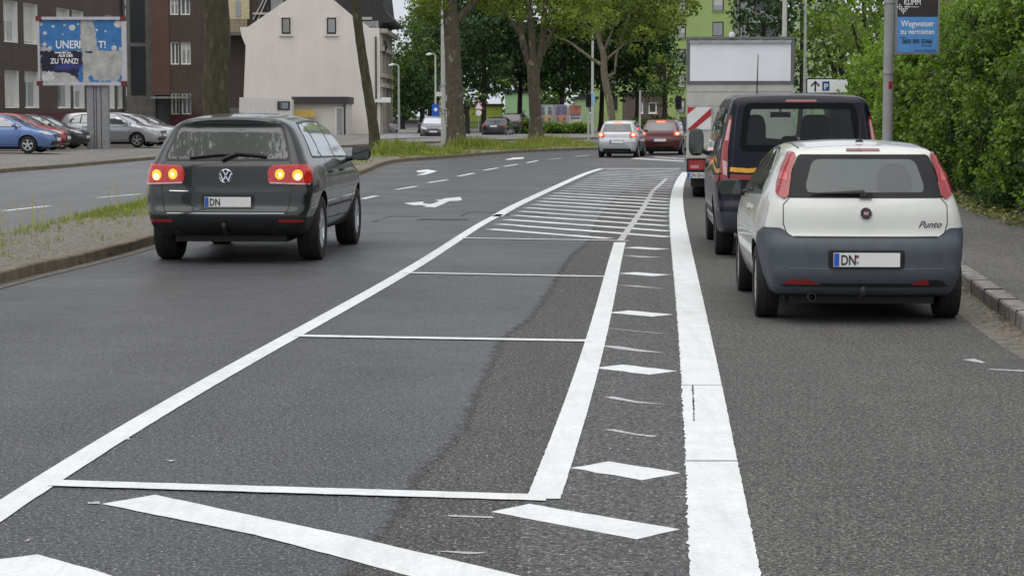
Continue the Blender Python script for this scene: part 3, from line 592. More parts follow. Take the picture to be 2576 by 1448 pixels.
# ---------------------------------------------------------------- the white hatchback
def hatch():
    pm = paint('hatch_white', (.66, .67, .63), 0, .3, .8); lowm = M('bumper_slate', (.068, .078, .098), .5, var=.12, scale=9)
    def low(c):
        x = np.abs(c[:, 0]); t = np.clip((x - .55) / .13, 0, 1); up = .695 + .075 * t * t * (3 - 2 * t) - np.clip((c[:, 1] - .30) * .25, 0, .5) - np.clip(c[:, 1] - .55, 0, 1) * 1.2
        return np.where(c[:, 1] < 2, np.maximum(c[:, 2] - up, c[:, 1] - 1.0), np.maximum(c[:, 2] - .5, 3.5 - c[:, 1]))
    sp = dict(L=4.03, H=1.49, zb=.21, W=[(.15, .70), (.24, .76), (.38, .815), (.52, .840), (.70, .848), (.80, .835), (.95, .795), (1.02, .765), (1.2, .685), (1.36, .605), (1.45, .54)],
        T=[(0, 1.365), (.33, 1.405), (.55, 1.425), (1.1, 1.452), (1.7, 1.455), (2.2, 1.425), (2.5, 1.36), (3.2, .99), (3.35, .95), (3.8, .85), (4.03, .7)],
        R=[(.15, .20), (.24, .10), (.34, .03), (.43, .0), (.46, .012), (.60, .0), (.68, .02), (.705, .055), (.72, .06), (.88, .07), (.99, .11), (1.34, .33), (1.38, .34), (1.42, .40)],
        F=[(.15, 3.9), (.4, 4.03), (.7, 3.98), (.85, 3.8)], PL=[(0, .10), (.35, .035), (.75, 0), (3.2, 0), (4.03, .16)], B=[(0, .23), (.5, .2), (3.6, .19), (4.03, .2)],
        cr=.17, cf=.35, crown=.08, k=.065, deep=.52, h=.04, paint=pm, low=(low, lowm), wr=.298, rr=.20, tw=.19, track=.735, axles=(.76, 3.27), arch=1.16, spokes=9, cover=True)
    a = math.radians(3.0); X0, Y0 = 2.835, 17.02
    root, S = build_car(sp, 'white hatchback with a slate grey rear bumper parked at the right kerb', (X0 - math.sin(a) * .76, Y0 - math.cos(a) * .76, .001), 3.0, name='hatchback', cat='car')
    P1(S, root, 'rear_window_surround', M('black_glass_border', (.014, .015, .018), .3, spec=.2), [('p', 'rear', rounded([(-.625, 1.005), (.625, 1.005), (.575, 1.2), (.515, 1.345), (-.515, 1.345), (-.575, 1.2)], .03), dict(off=.004, res=.05))])
    g = glass_mat('hatch_rear_glass', (.045, .060, .060), -.01, .03, 0, 1.42)
    P1(S, root, 'rear_window', g, [('p', 'rear', rounded([(-.455, 1.045), (.455, 1.045), (.465, 1.10), (.405, 1.305), (-.405, 1.305), (-.465, 1.10)], .06), dict(off=.008, res=.05, skirt=.004))])
    P1(S, root, 'seat_behind_glass', glass_mat('hatch_seat_dim', (.024, .032, .034), -.01, .03, 0, 1.42), [('p', 'rear', rounded([(.09, 1.052), (.38, 1.052), (.36, 1.20), (.30, 1.27), (.16, 1.27), (.10, 1.2)], .05), dict(off=.0095, res=.05, skirt=0))])
    for sx in (-1, 1):
        po = rounded([(.60, 1.02), (.635, .99), (.695, 1.03), (.68, 1.12), (.632, 1.26), (.578, 1.365), (.54, 1.355), (.53, 1.33), (.572, 1.2)], .025)
        po = po if sx > 0 else mir(po)
        la = P1(S, root, 'tail_lamp', MT['red'], [('p', 'rear', po, dict(off=.014, res=.035, skirt=.03))])
        cl = rounded([(.605, 1.13), (.662, 1.15), (.642, 1.21), (.598, 1.19)], .01)
        P1(S, la, 'lamp_chamber', M('lamp_pink', (.52, .07, .075), .2, coat=1), [('p', 'rear', cl if sx > 0 else mir(cl), dict(off=.017, res=.04, skirt=0)), ('l', 'rear', [(sx * .575, 1.25), (sx * .625, 1.262)], dict(w=.008, off=.017)), ('l', 'rear', [(sx * .605, 1.09), (sx * .672, 1.10)], dict(w=.008, off=.017))])
        fo = rounded([(.37, .325), (.64, .325), (.62, .348), (.55, .363), (.43, .363)], .012); P1(S, root, 'fog_lamp', MT['black'] if sx > 0 else MT['red'], [('p', 'rear', fo if sx > 0 else mir(fo), dict(off=.006))])
        if sx > 0: P1(S, root, 'reflector', MT['red'], [('p', 'rear', rounded([(.36, .327), (.50, .327), (.49, .362), (.42, .362)], .012), dict(off=.010))])
    P1(S, root, 'lower_grille', MT['black'], [('p', 'rear', [(-.36, .315), (.36, .315), (.36, .335), (-.36, .335)], dict(off=.004)), ('l', 'rear', [(-.66, .312), (.66, .312)], dict(w=.012))])
    P1(S, root, 'bumper_crease', M('crease_light', (.10, .115, .14), .4), [('l', 'rear', [(-.60, .453), (-.28, .452)], dict(w=.010)), ('l', 'rear', [(.28, .452), (.62, .453)], dict(w=.010))])
    P1(S, root, 'tailgate_seam', MT['black'], [('l', 'rear', [(-.60, 1.0), (-.645, .95), (-.645, .80), (-.62, .725), (-.57, .70), (.57, .70), (.62, .725), (.645, .80), (.645, .95), (.60, 1.0)], dict(w=.007)), ('p', 'rear', [(-.56, .692), (.56, .692), (.56, .706), (-.56, .706)], dict(off=.003))])
    P1(S, root, 'roof_seam', MT['rimd'], [('l', 'top', [(-.50, .50), (-.52, 2.2)], dict(w=.012)), ('l', 'top', [(.50, .50), (.52, 2.2)], dict(w=.012)), ('l', 'top', [(-.47, .46), (.47, .46)], dict(w=.008))])
    P1(S, root, 'brake_light', M('brake_dark_red', (.16, .01, .012), .2, coat=1), [('p', 'rear', rounded([(-.135, 1.372), (.135, 1.372), (.13, 1.388), (-.13, 1.388)], .007), dict(off=.008, res=.03))])
    em = MB(); em.lathe(ring_prof(.040, .048, .008), 'y', 28); e = em.obj('badge', MT['chrome'], root, smooth=True); at_rear(e, S, 0, .885)
    bf = MB(); bf.lathe([(-.004, 0), (-.004, .042)], 'y', 24); bf.obj('badge_field', MT['ink'], e)
    b2 = MB(); b2.prism(rounded([(-.026, -.024), (.026, -.024), (.022, .028), (-.022, .028)], .008), -.008, 0); b2.obj('badge_plate', M('badge_maroon', (.10, .012, .03), .3), e)
    text('badge_letters', 'FIAT', .030, MT['inkw'], e, (0, -.009, -.012), xs=.62, ext=.001)
    t = text('lettering', 'Punto', .075, MT['ink'], root, (.485, 0, 0), xs=1.05, shear=.5, ext=.001); at_rear(t, S, .50, .775, .006); t.rotation_euler[0] += math.pi / 2
    P1(S, root, 'plate_recess', MT['black'], [('p', 'rear', rounded([(-.30, .452), (.30, .452), (.30, .60), (-.30, .60)], .02), dict(off=.003))])
    pl = plate(root, 0, S.project('rear', [(0, .525)])[0][1] - .014, .525, 'DN')
    sl_ = MB()
    sl_.lathe([(-.0085, 0), (-.0085, .014)], 'y', 14, (-.075, 0, .025)); sl_.lathe([(-.0085, 0), (-.0085, .014)], 'y', 14, (-.075, 0, -.022), 1); sl_.obj('plate_seals', [M('seal_brown', (.25, .10, .06), .5), M('seal_grey', (.35, .40, .42), .5)], pl)
    w = MB(); w.tube([S.project('rear', [(x, z)])[0] - np.array([0, .03, 0]) for x, z in ((0, 1.02), (-.02, 1.05), (-.2, 1.045), (-.43, 1.04))], [.022, .022, .014, .007], 8); w.box(tuple(S.project('rear', [(.0, 1.03)])[0] - np.array([0, .02, 0])), (.10, .05, .04)); w.obj('wiper', MT['black'], root, smooth=True)
    an = MB(); an.tube([(0, .62, 1.44), (0, .62, 1.47)], [.035, .018], 10); an.tube([(0, .62, 1.46), (0.0, .45, 1.76)], [.007, .004], 6); an.obj('roof_antenna', MT['black'], root, smooth=True)
    for sx, axn in ((-1, 'left'), (1, 'right')):
        for po in ([(.92, 1.03), (1.62, 1.005), (1.58, 1.36), (1.28, 1.35), (1.05, 1.24)], [(1.69, 1.0), (2.98, .96), (2.86, 1.03), (2.32, 1.345), (1.65, 1.365)]):
            P1(S, root, 'side_window', MT['glass_s'], [('p', axn, rounded(po, .05), dict(off=.004, res=.06))])
        P1(S, root, 'window_trim', MT['black'], [('l', axn, rounded([(.88, 1.02), (3.03, .95), (2.35, 1.365), (1.6, 1.385), (1.26, 1.372), (1.02, 1.26)], .05), dict(w=.02, closed=True)), ('l', axn, [(1.655, 1.0), (1.615, 1.375)], dict(w=.07))])
        P1(S, root, 'door_seam', MT['rimd'], [('l', axn, [(1.60, .98), (1.56, .62), (1.66, .30), (2.82, .28), (2.92, .95)], dict(w=.010)), ('l', axn, [(1.2, .27), (2.8, .26)], dict(w=.03))])
        hd = MB(); p = S.project(axn, [(1.75, .88)])[0]; hd.box((p[0] + sx * .012, 1.75, .88), (.03, .18, .035)); hd.obj('door_handle', pm, root)
        mirror(root, sx, sx * .93, 2.78, 1.0, pm if sx > 0 else MT['black'], (.22, .13, .15))
    P1(S, root, 'windscreen', MT['glass'], [('p', 'front', rounded([(-.60, 1.0), (.60, 1.0), (.50, 1.36), (-.50, 1.36)], .05), dict(res=.1))])
    th = MB(); th.tube([(-.03, .2, .24), (-.03, .02, .22), (-.03, -.05, .27)], .018, 8); th.lathe([(.26, 0), (.27, .018), (.29, .024), (.31, .018), (.32, 0)], 'z', 12, (-.03, -.05, 0)); th.obj('tow_hook', MT['rimd'], root, smooth=True)
    ex = MB(); ex.lathe([(.0, .028), (.0, .034), (.18, .034)], 'y', 14, (-.42, .06, .225)); ex.obj('exhaust', MT['rimd'], root, smooth=True)
    return root
hatch()
# ---------------------------------------------------------------- the dark van
def van():
    pm = paint('van_midnight', (.003, .0035, .014), 0, .3, .28, .15); lowm = M('van_bumper', (.03, .034, .045), .5, var=.15)
    sp = dict(L=4.97, H=1.97, zb=.28, W=[(.2, .88), (.32, .93), (.6, .965), (.95, .975), (1.08, .955), (1.15, .935), (1.3, .915), (1.6, .855), (1.82, .79), (1.92, .72)],
        T=[(0, 1.865), (.35, 1.89), (1.2, 1.92), (2.6, 1.925), (3.05, 1.88), (3.25, 1.80), (4.05, 1.26), (4.2, 1.19), (4.75, .98), (4.97, .8)],
        R=[(.2, .10), (.34, .03), (.46, .0), (.62, .0), (.66, .05), (1.0, .06), (1.25, .08), (1.82, .20), (1.92, .25)],
        F=[(.2, 4.85), (.5, 4.97), (.8, 4.93), (1.0, 4.75)], PL=[(0, .07), (.3, .015), (.7, 0), (3.9, 0), (4.97, .14)], B=[(0, .32), (.6, .27), (4.97, .26)],
        cr=.11, cf=.4, crown=.045, k=.06, h=.045, paint=pm, low=(lambda c: np.maximum(c[:, 2] - .55, c[:, 1] - .6), lowm), wr=.335, rr=.21, tw=.22, track=.83, axles=(.98, 3.91), arch=1.13, spokes=5, cover=True,
        cuts=[(rounded([(-.63, 1.30), (.63, 1.30), (.56, 1.74), (-.56, 1.74)], .06), -.5, 6.0)])
    a = math.radians(3.4); X0, Y0 = 3.36, 24.65
    root, S = build_car(sp, 'midnight blue van with a yellow stripe, parked just ahead of the white hatchback', (X0 - math.sin(a) * .98, Y0 - math.cos(a) * .98, .001), 3.4, name='van', cat='van')
    gl = glass_mat('van_rear_glass', (.004, .006, .006), 0, .02, .72, 1.3); gf = glass_mat('van_windscreen', (.05, .07, .06), 0, .02, .80, 1.3)
    P1(S, root, 'rear_window', gl, [('p', 'rear', rounded([(-.70, 1.25), (.70, 1.25), (.64, 1.78), (-.64, 1.78)], .07), dict(off=.004, res=.07, skirt=.004))])
    P1(S, root, 'rear_window_border', M('van_glass_border', (.003, .004, .005), .25, spec=.12), [('l', 'rear', rounded([(-.665, 1.275), (.665, 1.275), (.60, 1.76), (-.60, 1.76)], .06), dict(w=.075, closed=True, off=.006))])
    P1(S, root, 'windscreen', gf, [('p', 'front', rounded([(-.70, 1.27), (.70, 1.27), (.60, 1.78), (-.60, 1.78)], .06), dict(res=.1, skirt=0))])
    cab = MB(); cab.b2((-.75, .3, 1.22), (.75, 4.0, 1.30)); cab.obj('cabin_floor', MT['seat'], root)
    for x, y in ((-.42, 2.75), (.40, 2.75), (-.38, 1.75), (.0, 1.75), (.42, 1.75)):
        s_ = MB(); hw = .19 if y > 2 else .12; zt = 1.66 if y > 2 else 1.40
        prof = rounded([(x - hw, 1.25), (x + hw, 1.25), (x + hw * 1.0, zt - .12), (x + hw * .75, zt), (x - hw * .75, zt), (x - hw, zt - .12)], .06)
        s_.prism(prof, y, y + .12); s_.obj('seat', MT['seat'], root)
    im = MB(); im.box((-.02, 3.15, 1.66), (.26, .03, .07)); im.tube([(-.02, 3.16, 1.68), (-.02, 3.2, 1.75)], .012, 6); im.obj('inside_mirror', MT['black'], root)
    dsh = MB(); dsh.prism(rounded([(-.6, 1.2), (.6, 1.2), (.6, 1.31), (.1, 1.33), (-.25, 1.36), (-.6, 1.36)], .02), 3.6, 3.9); dsh.obj('dashboard', MT['black'], root)
    for sx, axn in ((-1, 'left'), (1, 'right')):
        po = rounded([(.825, .90), (.875, .885), (.905, 1.05), (.875, 1.30), (.805, 1.62), (.782, 1.66), (.775, 1.58), (.825, 1.25)], .02)
        la = P1(S, root, 'tail_lamp', MT['red'], [('p', 'rear', po if sx > 0 else mir(po), dict(off=.012, res=.04, skirt=.02))])
        c1 = [(.815, 1.36), (.85, 1.36), (.80, 1.60), (.785, 1.60)]; c2 = [(.835, .96), (.875, .98), (.878, 1.14), (.83, 1.12)]
        P1(S, la, 'lamp_chamber', M('lamp_pale', (.55, .35, .35), .2, coat=1), [('p', 'rear', rounded(c if sx > 0 else mir(c), .01), dict(off=.016, res=.05, skirt=0)) for c in (c1, c2)], sep=True)
        for wi, po in enumerate(([(.42, 1.24), (1.70, 1.22), (1.68, 1.74), (.52, 1.72)], [(1.78, 1.22), (2.78, 1.20), (2.76, 1.75), (1.76, 1.745)], [(2.88, 1.20), (3.92, 1.16), (3.85, 1.24), (3.15, 1.72), (2.86, 1.74)])):
            P1(S, root, 'side_window', MT['glass_s'], [('p', axn, rounded(po, .05), dict(off=.004, res=.08))])
        P1(S, root, 'door_seam', MT['black'], [('l', axn, [(1.74, 1.76), (1.72, .40), (2.82, .38), (2.82, 1.76)], dict(w=.012)), ('l', axn, [(3.78, 1.2), (3.5, .7), (3.45, .4), (2.9, .38)], dict(w=.012)), ('l', axn, [(.45, 1.17), (2.8, 1.15)], dict(w=.03)), ('l', axn, [(1.4, .5), (3.5, .48)], dict(w=.08))])
        hd = MB(); p = S.project(axn, [(2.96, 1.02)])[0]; hd.box((p[0] + sx * .012, 2.96, 1.02), (.03, .2, .045)); hd.obj('door_handle', MT['black'], root)
        mirror(root, sx, sx * 1.09, 3.55, 1.30, MT['black'], (.20, .15, .36))
        yl = [(.05, 1.03), (.3, 1.01), (.8, 1.06), (1.3, 1.10), (1.9, 1.06), (2.6, .98)]
        P1(S, root, 'yellow_stripe', M('stripe_yellow', (.72, .36, .02), .4, coat=.6), [('l', axn, yl, dict(w=.05, off=.004)), ('l', axn, [(.5, 1.12), (1.0, 1.16), (1.5, 1.12)], dict(w=.05, off=.004))])
        P1(S, root, 'red_stripe', M('stripe_red', (.25, .02, .02), .4, coat=.6), [('l', axn, [(.10, .94), (.5, .92), (1.1, .98), (1.8, .94)], dict(w=.07, off=.004))])
    P1(S, root, 'yellow_stripe', bpy.data.materials['stripe_yellow'], [('l', 'rear', [(-.80, 1.035), (-.6, 1.02), (-.35, 1.04), (-.1, 1.09), (.2, 1.10), (.5, 1.06), (.79, 1.0)], dict(w=.05, off=.004))])
    P1(S, root, 'red_stripe', bpy.data.materials['stripe_red'], [('l', 'rear', [(-.80, .95), (-.4, .94), (0, .98), (.78, .92)], dict(w=.06, off=.004))])
    P1(S, root, 'tailgate_seam', MT['black'], [('l', 'rear', [(-.78, .64), (-.78, 1.0), (-.74, 1.6), (-.70, 1.80), (.70, 1.80), (.74, 1.6), (.78, 1.0), (.78, .64), (-.78, .64)], dict(w=.012))])
    P1(S, root, 'brake_light', M('van_brake', (.20, .015, .02), .2, coat=1), [('p', 'rear', rounded([(-.17, 1.80), (.19, 1.80), (.18, 1.83), (-.16, 1.83)], .008), dict(off=.008, res=.04))])
    plate(root, 0, .02, .78, 'DN')
    an = MB(); an.tube([(-.34, 2.9, 1.93), (-.34, 2.7, 2.42)], [.008, .005], 6); an.obj('roof_antenna', MT['black'], root)
    return root
van()
# ---------------------------------------------------------------- the box truck
def truck():
    a = math.radians(5.2); root = thing('box_truck', 'pale box truck with a blank white rear shutter, parked ahead of the van', 'truck', (4.50, 41.0, .002), -a)
    beige = M('truck_beige', (.50, .49, .45), .55, var=.12, scale=3); wht = M('truck_shutter', (.84, .86, .90), .45, var=.05, scale=2); fr = M('truck_frame', (.15, .15, .15), .5); grey = M('truck_alu', (.40, .40, .40), .45, .4)
    b = MB(); b.b2((-1.05, .06, .92), (1.05, 4.6, 3.16)); b.obj('cargo_box', M('truck_side', (.55, .55, .53), .5), root)
    p = MB(); p.b2((-.99, -.02, 2.315), (.99, .055, 3.09)); p.obj('rear_shutter', wht, root)
    f = MB()
    for q in (((-1.06, -.05, 3.125), (1.06, .05, 3.18)), ((-1.06, -.05, 2.255), (1.06, .05, 2.305)), ((-1.06, -.04, 2.31), (-1.0, .05, 3.12)), ((1.0, -.04, 2.31), (1.06, .05, 3.12))): f.b2(*q)
    f.obj('rear_frame', fr, root)
    r = MB(); r.b2((-1.0, -.07, 3.06), (1.0, -.051, 3.11)); [r.box((x, -.06, 3.085), (.03, .035, .08)) for x in (-.8, -.4, 0, .4, .8)]; r.obj('shutter_rail', grey, root)
    l = MB(); l.lathe([(-.05, 0), (-.045, .05), (0, .06), (.05, .05), (.06, 0)], 'z', 14, (-.17, -.04, 3.215)); l.obj('work_lamp', MT['platew'], root, smooth=True)
    d = MB(); d.b2((-1.045, -.03, 1.0), (1.045, .055, 2.248)); d.obj('tail_lift', beige, root)
    s = MB(); [s.b2((x0, -.036, z0), (x1, -.03, z1)) for x0, x1, z0, z1 in ((-1.04, 1.04, 2.10, 2.12), (-1.04, 1.04, 1.82, 1.835), (-.53, -.515, 1.0, 1.82), (-1.04, -.53, 1.38, 1.392), (.3, .31, 1.0, 1.82))]; s.obj('panel_seam', grey, root)
    h = MB(); h.b2((-1.03, -.05, 1.36), (-.56, -.031, 1.80)); hz = h.obj('hazard_board', MT['platew'], root)
    hs_ = MB()
    for pts in ([(-1.03, 1.42), (-.56, 1.62), (-.56, 1.76), (-1.03, 1.56)],): pass
    hs_.poly([(-1.03, -.054, 1.37), (-.92, -.054, 1.37), (-.56, -.054, 1.66), (-.56, -.054, 1.80), (-1.03, -.054, 1.42)][0:0] or [(-1.03, -.054, 1.36), (-.90, -.054, 1.36), (-.56, -.054, 1.64), (-.56, -.054, 1.79)]); hs_.poly([(-1.03, -.054, 1.66), (-1.03, -.054, 1.80), (-.86, -.054, 1.80)]); hs_.obj('red_stripes', M('hazard_red', (.42, .02, .03), .4), hz)
    bm = MB(); bm.b2((-1.05, -.10, .80), (1.05, .04, .98)); bm.b2((-1.05, -.06, .99), (1.05, .02, 1.06)); bm.obj('rear_step', M('truck_step', (.44, .43, .38), .6, var=.2), root)
    lb = MB(); lb.b2((-1.04, -.06, .53), (1.04, .02, .79)); lb.obj('lamp_beam', MT['black'], root)
    for sx in (-1, 1):
        t = MB(); t.b2((sx * 1.0, -.085, .57), (sx * .52, -.061, .76)); tl = t.obj('tail_lamp', MT['red'], root)
        t2 = MB(); t2.b2((sx * .96, -.09, .60), (sx * .80, -.086, .66)); t2.obj('lamp_reflector', M('lamp_pinkish', (.6, .25, .22), .3), tl)
        for y in (1.0, 4.9):
            w = link('wheel', wheel_mesh(.34, .30 if y < 2 else .21, .21), MT['rubber'], root); w.location = (sx * .78, y, .34); rm = link('rim', rim_mesh(.21, .30 if y < 2 else .21, 6, sx), MT['rim'], w)
        mf = MB(); mf.b2((sx * .62, .42, .22), (sx * .96, .44, .70)); mf.obj('mud_flap', MT['black'], root)
    plate(root, -.76, -.075, .46, 'DN·SH10')
    ch = MB(); ch.b2((-.45, .2, .45), (-.33, 5.6, .7)); ch.b2((.33, .2, .45), (.45, 5.6, .7)); ch.b2((-.9, .35, .36), (.9, .45, .46)); ch.tube([(-.8, 1.0, .34), (.8, 1.0, .34)], .09, 10); ch.obj('chassis', MT['black'], root)
    c = MB(); pr = [(4.7, .45), (6.3, .45), (6.35, 1.0), (5.75, 1.2), (5.25, 1.95), (4.75, 2.05)]
    n = len(pr); c.add([(-.95, y, z) for y, z in pr] + [(.95, y, z) for y, z in pr], [tuple(range(n)), tuple(range(n, 2 * n))[::-1]] + [(i, i + n, (i + 1) % n + n, (i + 1) % n) for i in range(n)]); c.obj('cab', paint('truck_cab', (.6, .6, .6)), root)
    mirror(root, -1, -1.10, 5.7, 1.45, MT['black'], (.16, .12, .34))
    return root
truck()
# ---------------------------------------------------------------- the smaller cars
def gen(kind, L, Wd, H, pm, h=.09, **kw):
    zb = .2 if kind != 'suv' else .26; hw = Wd / 2; k = H
    Wt = [(zb - .05, hw * .86), (zb + .06, hw * .92), (.33 * k, hw * .985), (.48 * k, hw), (.60 * k, hw * .965), (.645 * k, hw * .92), (.8 * k, hw * .83), (.93 * k, hw * .70)]
    top = {'hatch': [(0, .93), (.3, .955), (.22 * L, .995), (.40 * L, 1), (.52 * L, .97), (.60 * L, .92), (.775 * L, .665), (.80 * L, .645), (.94 * L, .56), (L, .47)],
           'estate': [(0, .93), (.3, .955), (.2 * L, .99), (.42 * L, 1), (.54 * L, .965), (.60 * L, .92), (.755 * L, .665), (.78 * L, .645), (.93 * L, .57), (L, .47)],
           'suv': [(0, .93), (.3, .95), (.2 * L, .99), (.4 * L, 1), (.55 * L, .97), (.61 * L, .92), (.76 * L, .67), (.79 * L, .65), (.93 * L, .58), (L, .5)],
           'sedan': [(0, .66), (.5, .685), (.9, .70), (1.45, .92), (1.9, .985), (.47 * L, 1), (.57 * L, .95), (.62 * L, .9), (.75 * L, .66), (.78 * L, .645), (.93 * L, .57), (L, .48)]}[kind]
    R = [(zb - .05, .12), (.25 * k, .02), (.36 * k, 0), (.46 * k, .0), (.49 * k, .04), (.62 * k, .07), (.68 * k, .11), (.92 * k, .40 if kind == 'hatch' else .32), (.97 * k, .45)]
    if kind == 'sedan': R = [(zb - .05, .12), (.25 * k, .02), (.36 * k, 0), (.48 * k, .02), (.62 * k, .05), (.7 * k, .1)]
    ro = kw.pop('ro', .19 * L); wb = kw.pop('wb', .60 * L); r = kw.pop('wr', .31 if kind != 'suv' else .35)
    d = dict(L=L, H=H, zb=zb, W=Wt, T=[(a, b * k) for a, b in top], R=R, F=[(zb - .05, L - .12), (.27 * k, L), (.42 * k, L - .02), (.52 * k, L - .12), (.6 * k, L - .3)],
             PL=[(0, .09), (.5, .01), (.9, 0), (L - 1.0, 0), (L - .45, .04), (L, .20)], cr=.15, cf=.34, crown=.05, k=.06, h=h, paint=pm, wr=r, rr=r * .64, tw=.2, track=hw - .115, axles=(ro, ro + wb), arch=1.15, spokes=5)
    d.update(kw); return d
def finish(root, S, sp, kind, pl='', lit=0, rear=True, front=True, lamps=1.0):
    L, H, hw = sp['L'], sp['H'], S.hw; k = H
    wt, wb_ = .90 * k, .675 * k
    if rear:
        if kind == 'sedan': P1(S, root, 'rear_window', MT['glass'], [('p', 'rear', rounded([(-.72 * hw, .71 * k), (.72 * hw, .71 * k), (.60 * hw, .90 * k), (-.60 * hw, .90 * k)], .05), dict(res=.1))])
        else: P1(S, root, 'rear_window', MT['glass'], [('p', 'rear', rounded([(-.74 * hw, wb_), (.74 * hw, wb_), (.62 * hw, wt), (-.62 * hw, wt)], .05), dict(res=.1))])
        P1(S, root, 'tailgate_seam', MT['black'], [('l', 'rear', [(-.70 * hw, .66 * k), (-.72 * hw, .48 * k), (.72 * hw, .48 * k), (.70 * hw, .66 * k)], dict(w=.012, res=.1))])
        P1(S, root, 'rear_valance', MT['black'], [('p', 'rear', rounded([(-.70 * hw, .17 * k), (.70 * hw, .17 * k), (.66 * hw, .24 * k), (-.66 * hw, .24 * k)], .03), dict(res=.1))])
        for sx in (-1, 1):
            po = rounded([(.62 * hw, .53 * k), (.90 * hw, .54 * k), (.89 * hw, .66 * k), (.70 * hw, .68 * k), (.60 * hw, .62 * k)], .03)
            la = P1(S, root, 'tail_lamp', MT['redlite'] if lit else MT['red'], [('p', 'rear', po if sx > 0 else mir(po), dict(off=.01, res=.08, skirt=.02)), ('p', 'right' if sx > 0 else 'left', [(.25, .55 * k), (.40, .57 * k), (.42, .62 * k), (.27, .655 * k)], dict(off=.008, res=.1))])
            if lit: P1(S, la, 'lamp_bulb', MT['redglow'], [('p', 'rear', ell(sx * .78 * hw, .60 * k, .095, .07, 14), dict(off=.016, res=.08, skirt=0))]); P1(S, la, 'bulb_core', MT['bulbw'], [('p', 'rear', ell(sx * .78 * hw, .60 * k, .045, .035, 10), dict(off=.02, res=.08, skirt=0))])
        P1(S, root, 'brake_light', MT['redglow'] if lit else MT['red'], [('p', 'rear', [(-.17, .915 * k), (.17, .915 * k), (.17, .94 * k), (-.17, .94 * k)], dict(off=.008, res=.1))])
        plate(root, 0, S.project('rear', [(0, .42 * k if lit else .55 * k)])[0][1] - .015, .42 * k if lit else .55 * k, pl)
    if kind == 'sedan': wr = [(.30 * L, .68), (.50 * L, .665), (.73 * L, .65), (.60 * L, .90), (.47 * L, .945), (.37 * L, .93)]
    else: wr = [(.13 * L, .70), (.45 * L, .67), (.74 * L, .655), (.60 * L, .885), (.47 * L, .94), (.25 * L, .935), (.17 * L, .88)]
    for sx, axn in ((-1, 'left'), (1, 'right')):
        po = rounded([(y, z * k) for y, z in wr], .05); m = .44 * L
        A = [p for p in po]
        P1(S, root, 'side_window', MT['glass_s'], [('p', axn, A, dict(off=.004, res=.12))])
        P1(S, root, 'window_pillar', MT['black'], [('l', axn, [(m, .665 * k), (m - .03, .945 * k)], dict(w=.07, off=.007)), ('l', axn, [(.24 * L, .69 * k), (.25 * L, .93 * k)], dict(w=.05, off=.007)), ('l', axn, po, dict(w=.02, off=.006, closed=True))])
        P1(S, root, 'door_seam', MT['black'], [('l', axn, [(m + .02, .66 * k), (m + .05, zb_(sp))], dict(w=.011, res=.1)), ('l', axn, [(.73 * L, .64 * k), (.71 * L, zb_(sp)), (.28 * L, zb_(sp)), (.27 * L, .66 * k)], dict(w=.011, res=.1))])
        for y in (.30 * L, .48 * L):
            hb = MB(); p = S.project(axn, [(y, .59 * k)])[0]; hb.box((p[0] + sx * .01, y, .59 * k), (.025, .17, .03)); hb.obj('door_handle', sp['paint'], root)
        mirror(root, sx, sx * (hw + .06), .685 * L, .70 * k, sp['paint'], (.18, .11, .13))
    P1(S, root, 'windscreen', sp.get('wsm', MT['glass_s']), [('p', 'front', rounded([(-.76 * hw, .675 * k), (.76 * hw, .675 * k), (.62 * hw, .91 * k), (-.62 * hw, .91 * k)], .06), dict(res=.1))])
    if front:
        for sx in (-1, 1):
            po = rounded([(.52 * hw, .44 * k), (.86 * hw, .47 * k), (.87 * hw, .55 * k), (.56 * hw, .50 * k)], .03)
            P1(S, root, 'headlamp', MT['clearlamp'], [('p', 'front', po if sx > 0 else mir(po), dict(off=.008, res=.08)), ('p', 'right' if sx > 0 else 'left', [(L - .52, .54 * k), (L - .24, .47 * k), (L - .2, .50 * k), (L - .34, .565 * k)], dict(off=.006, res=.08))])
        P1(S, root, 'front_grille', MT['black'], [('p', 'front', rounded([(-.42 * hw, .40 * k), (.42 * hw, .40 * k), (.40 * hw, .47 * k), (-.40 * hw, .47 * k)], .02), dict(res=.1)), ('p', 'front', rounded([(-.66 * hw, .20 * k), (.66 * hw, .20 * k), (.60 * hw, .30 * k), (-.60 * hw, .30 * k)], .03), dict(res=.1))])
        plate(root, 0, S.project('front', [(0, .345 * k)])[0][1] + .012, .345 * k, '', front=True)
def zb_(sp): return sp['zb'] + .12
def mk(kind, L, Wd, H, col, metal, label, loc, hd, group=None, name=None, lit=0, rear=True, front=True, h=.1, **kw):
    pm = paint('paint_' + name + '_%d' % len(bpy.data.materials), col, metal); sp = gen(kind, L, Wd, H, pm, h, **kw)
    root, S = build_car(sp, label, loc, hd, group, name=name); finish(root, S, sp, kind, lit=lit, rear=rear, front=front); return root
ZL = .25
GP = 'cars parked in a row in front of the brick building'
def row(nose_px, Z, L, hd):
    x = (nose_px - CX) / F * Z; h_ = math.radians(hd); return (x - L * math.sin(h_), Z - L * math.cos(h_), ZL)
mk('hatch', 4.3, 1.75, 1.45, (.10, .19, .42), .2, 'light blue hatchback at the left edge, parked beside the bright red car', row(150, 76, 4.3, 94), 94, GP, 'hatchback', rear=False)
mk('hatch', 4.2, 1.72, 1.47, (.42, .012, .02), .1, 'bright red hatchback parked between the light blue car and the black car', row(176, 80.5, 4.2, 94), 94, GP, 'hatchback', rear=False)
mk('hatch', 4.1, 1.72, 1.42, (.008, .009, .014), .1, 'black hatchback parked between the red car and the billboard post', row(224, 84.5, 4.1, 95), 95, GP, 'hatchback', rear=False)
mk('estate', 4.6, 1.82, 1.50, (.48, .49, .52), .5, 'silver-grey estate car parked right behind the billboard post', row(417, 89.2, 4.6, 98), 98, GP, 'estate_car', rear=False)
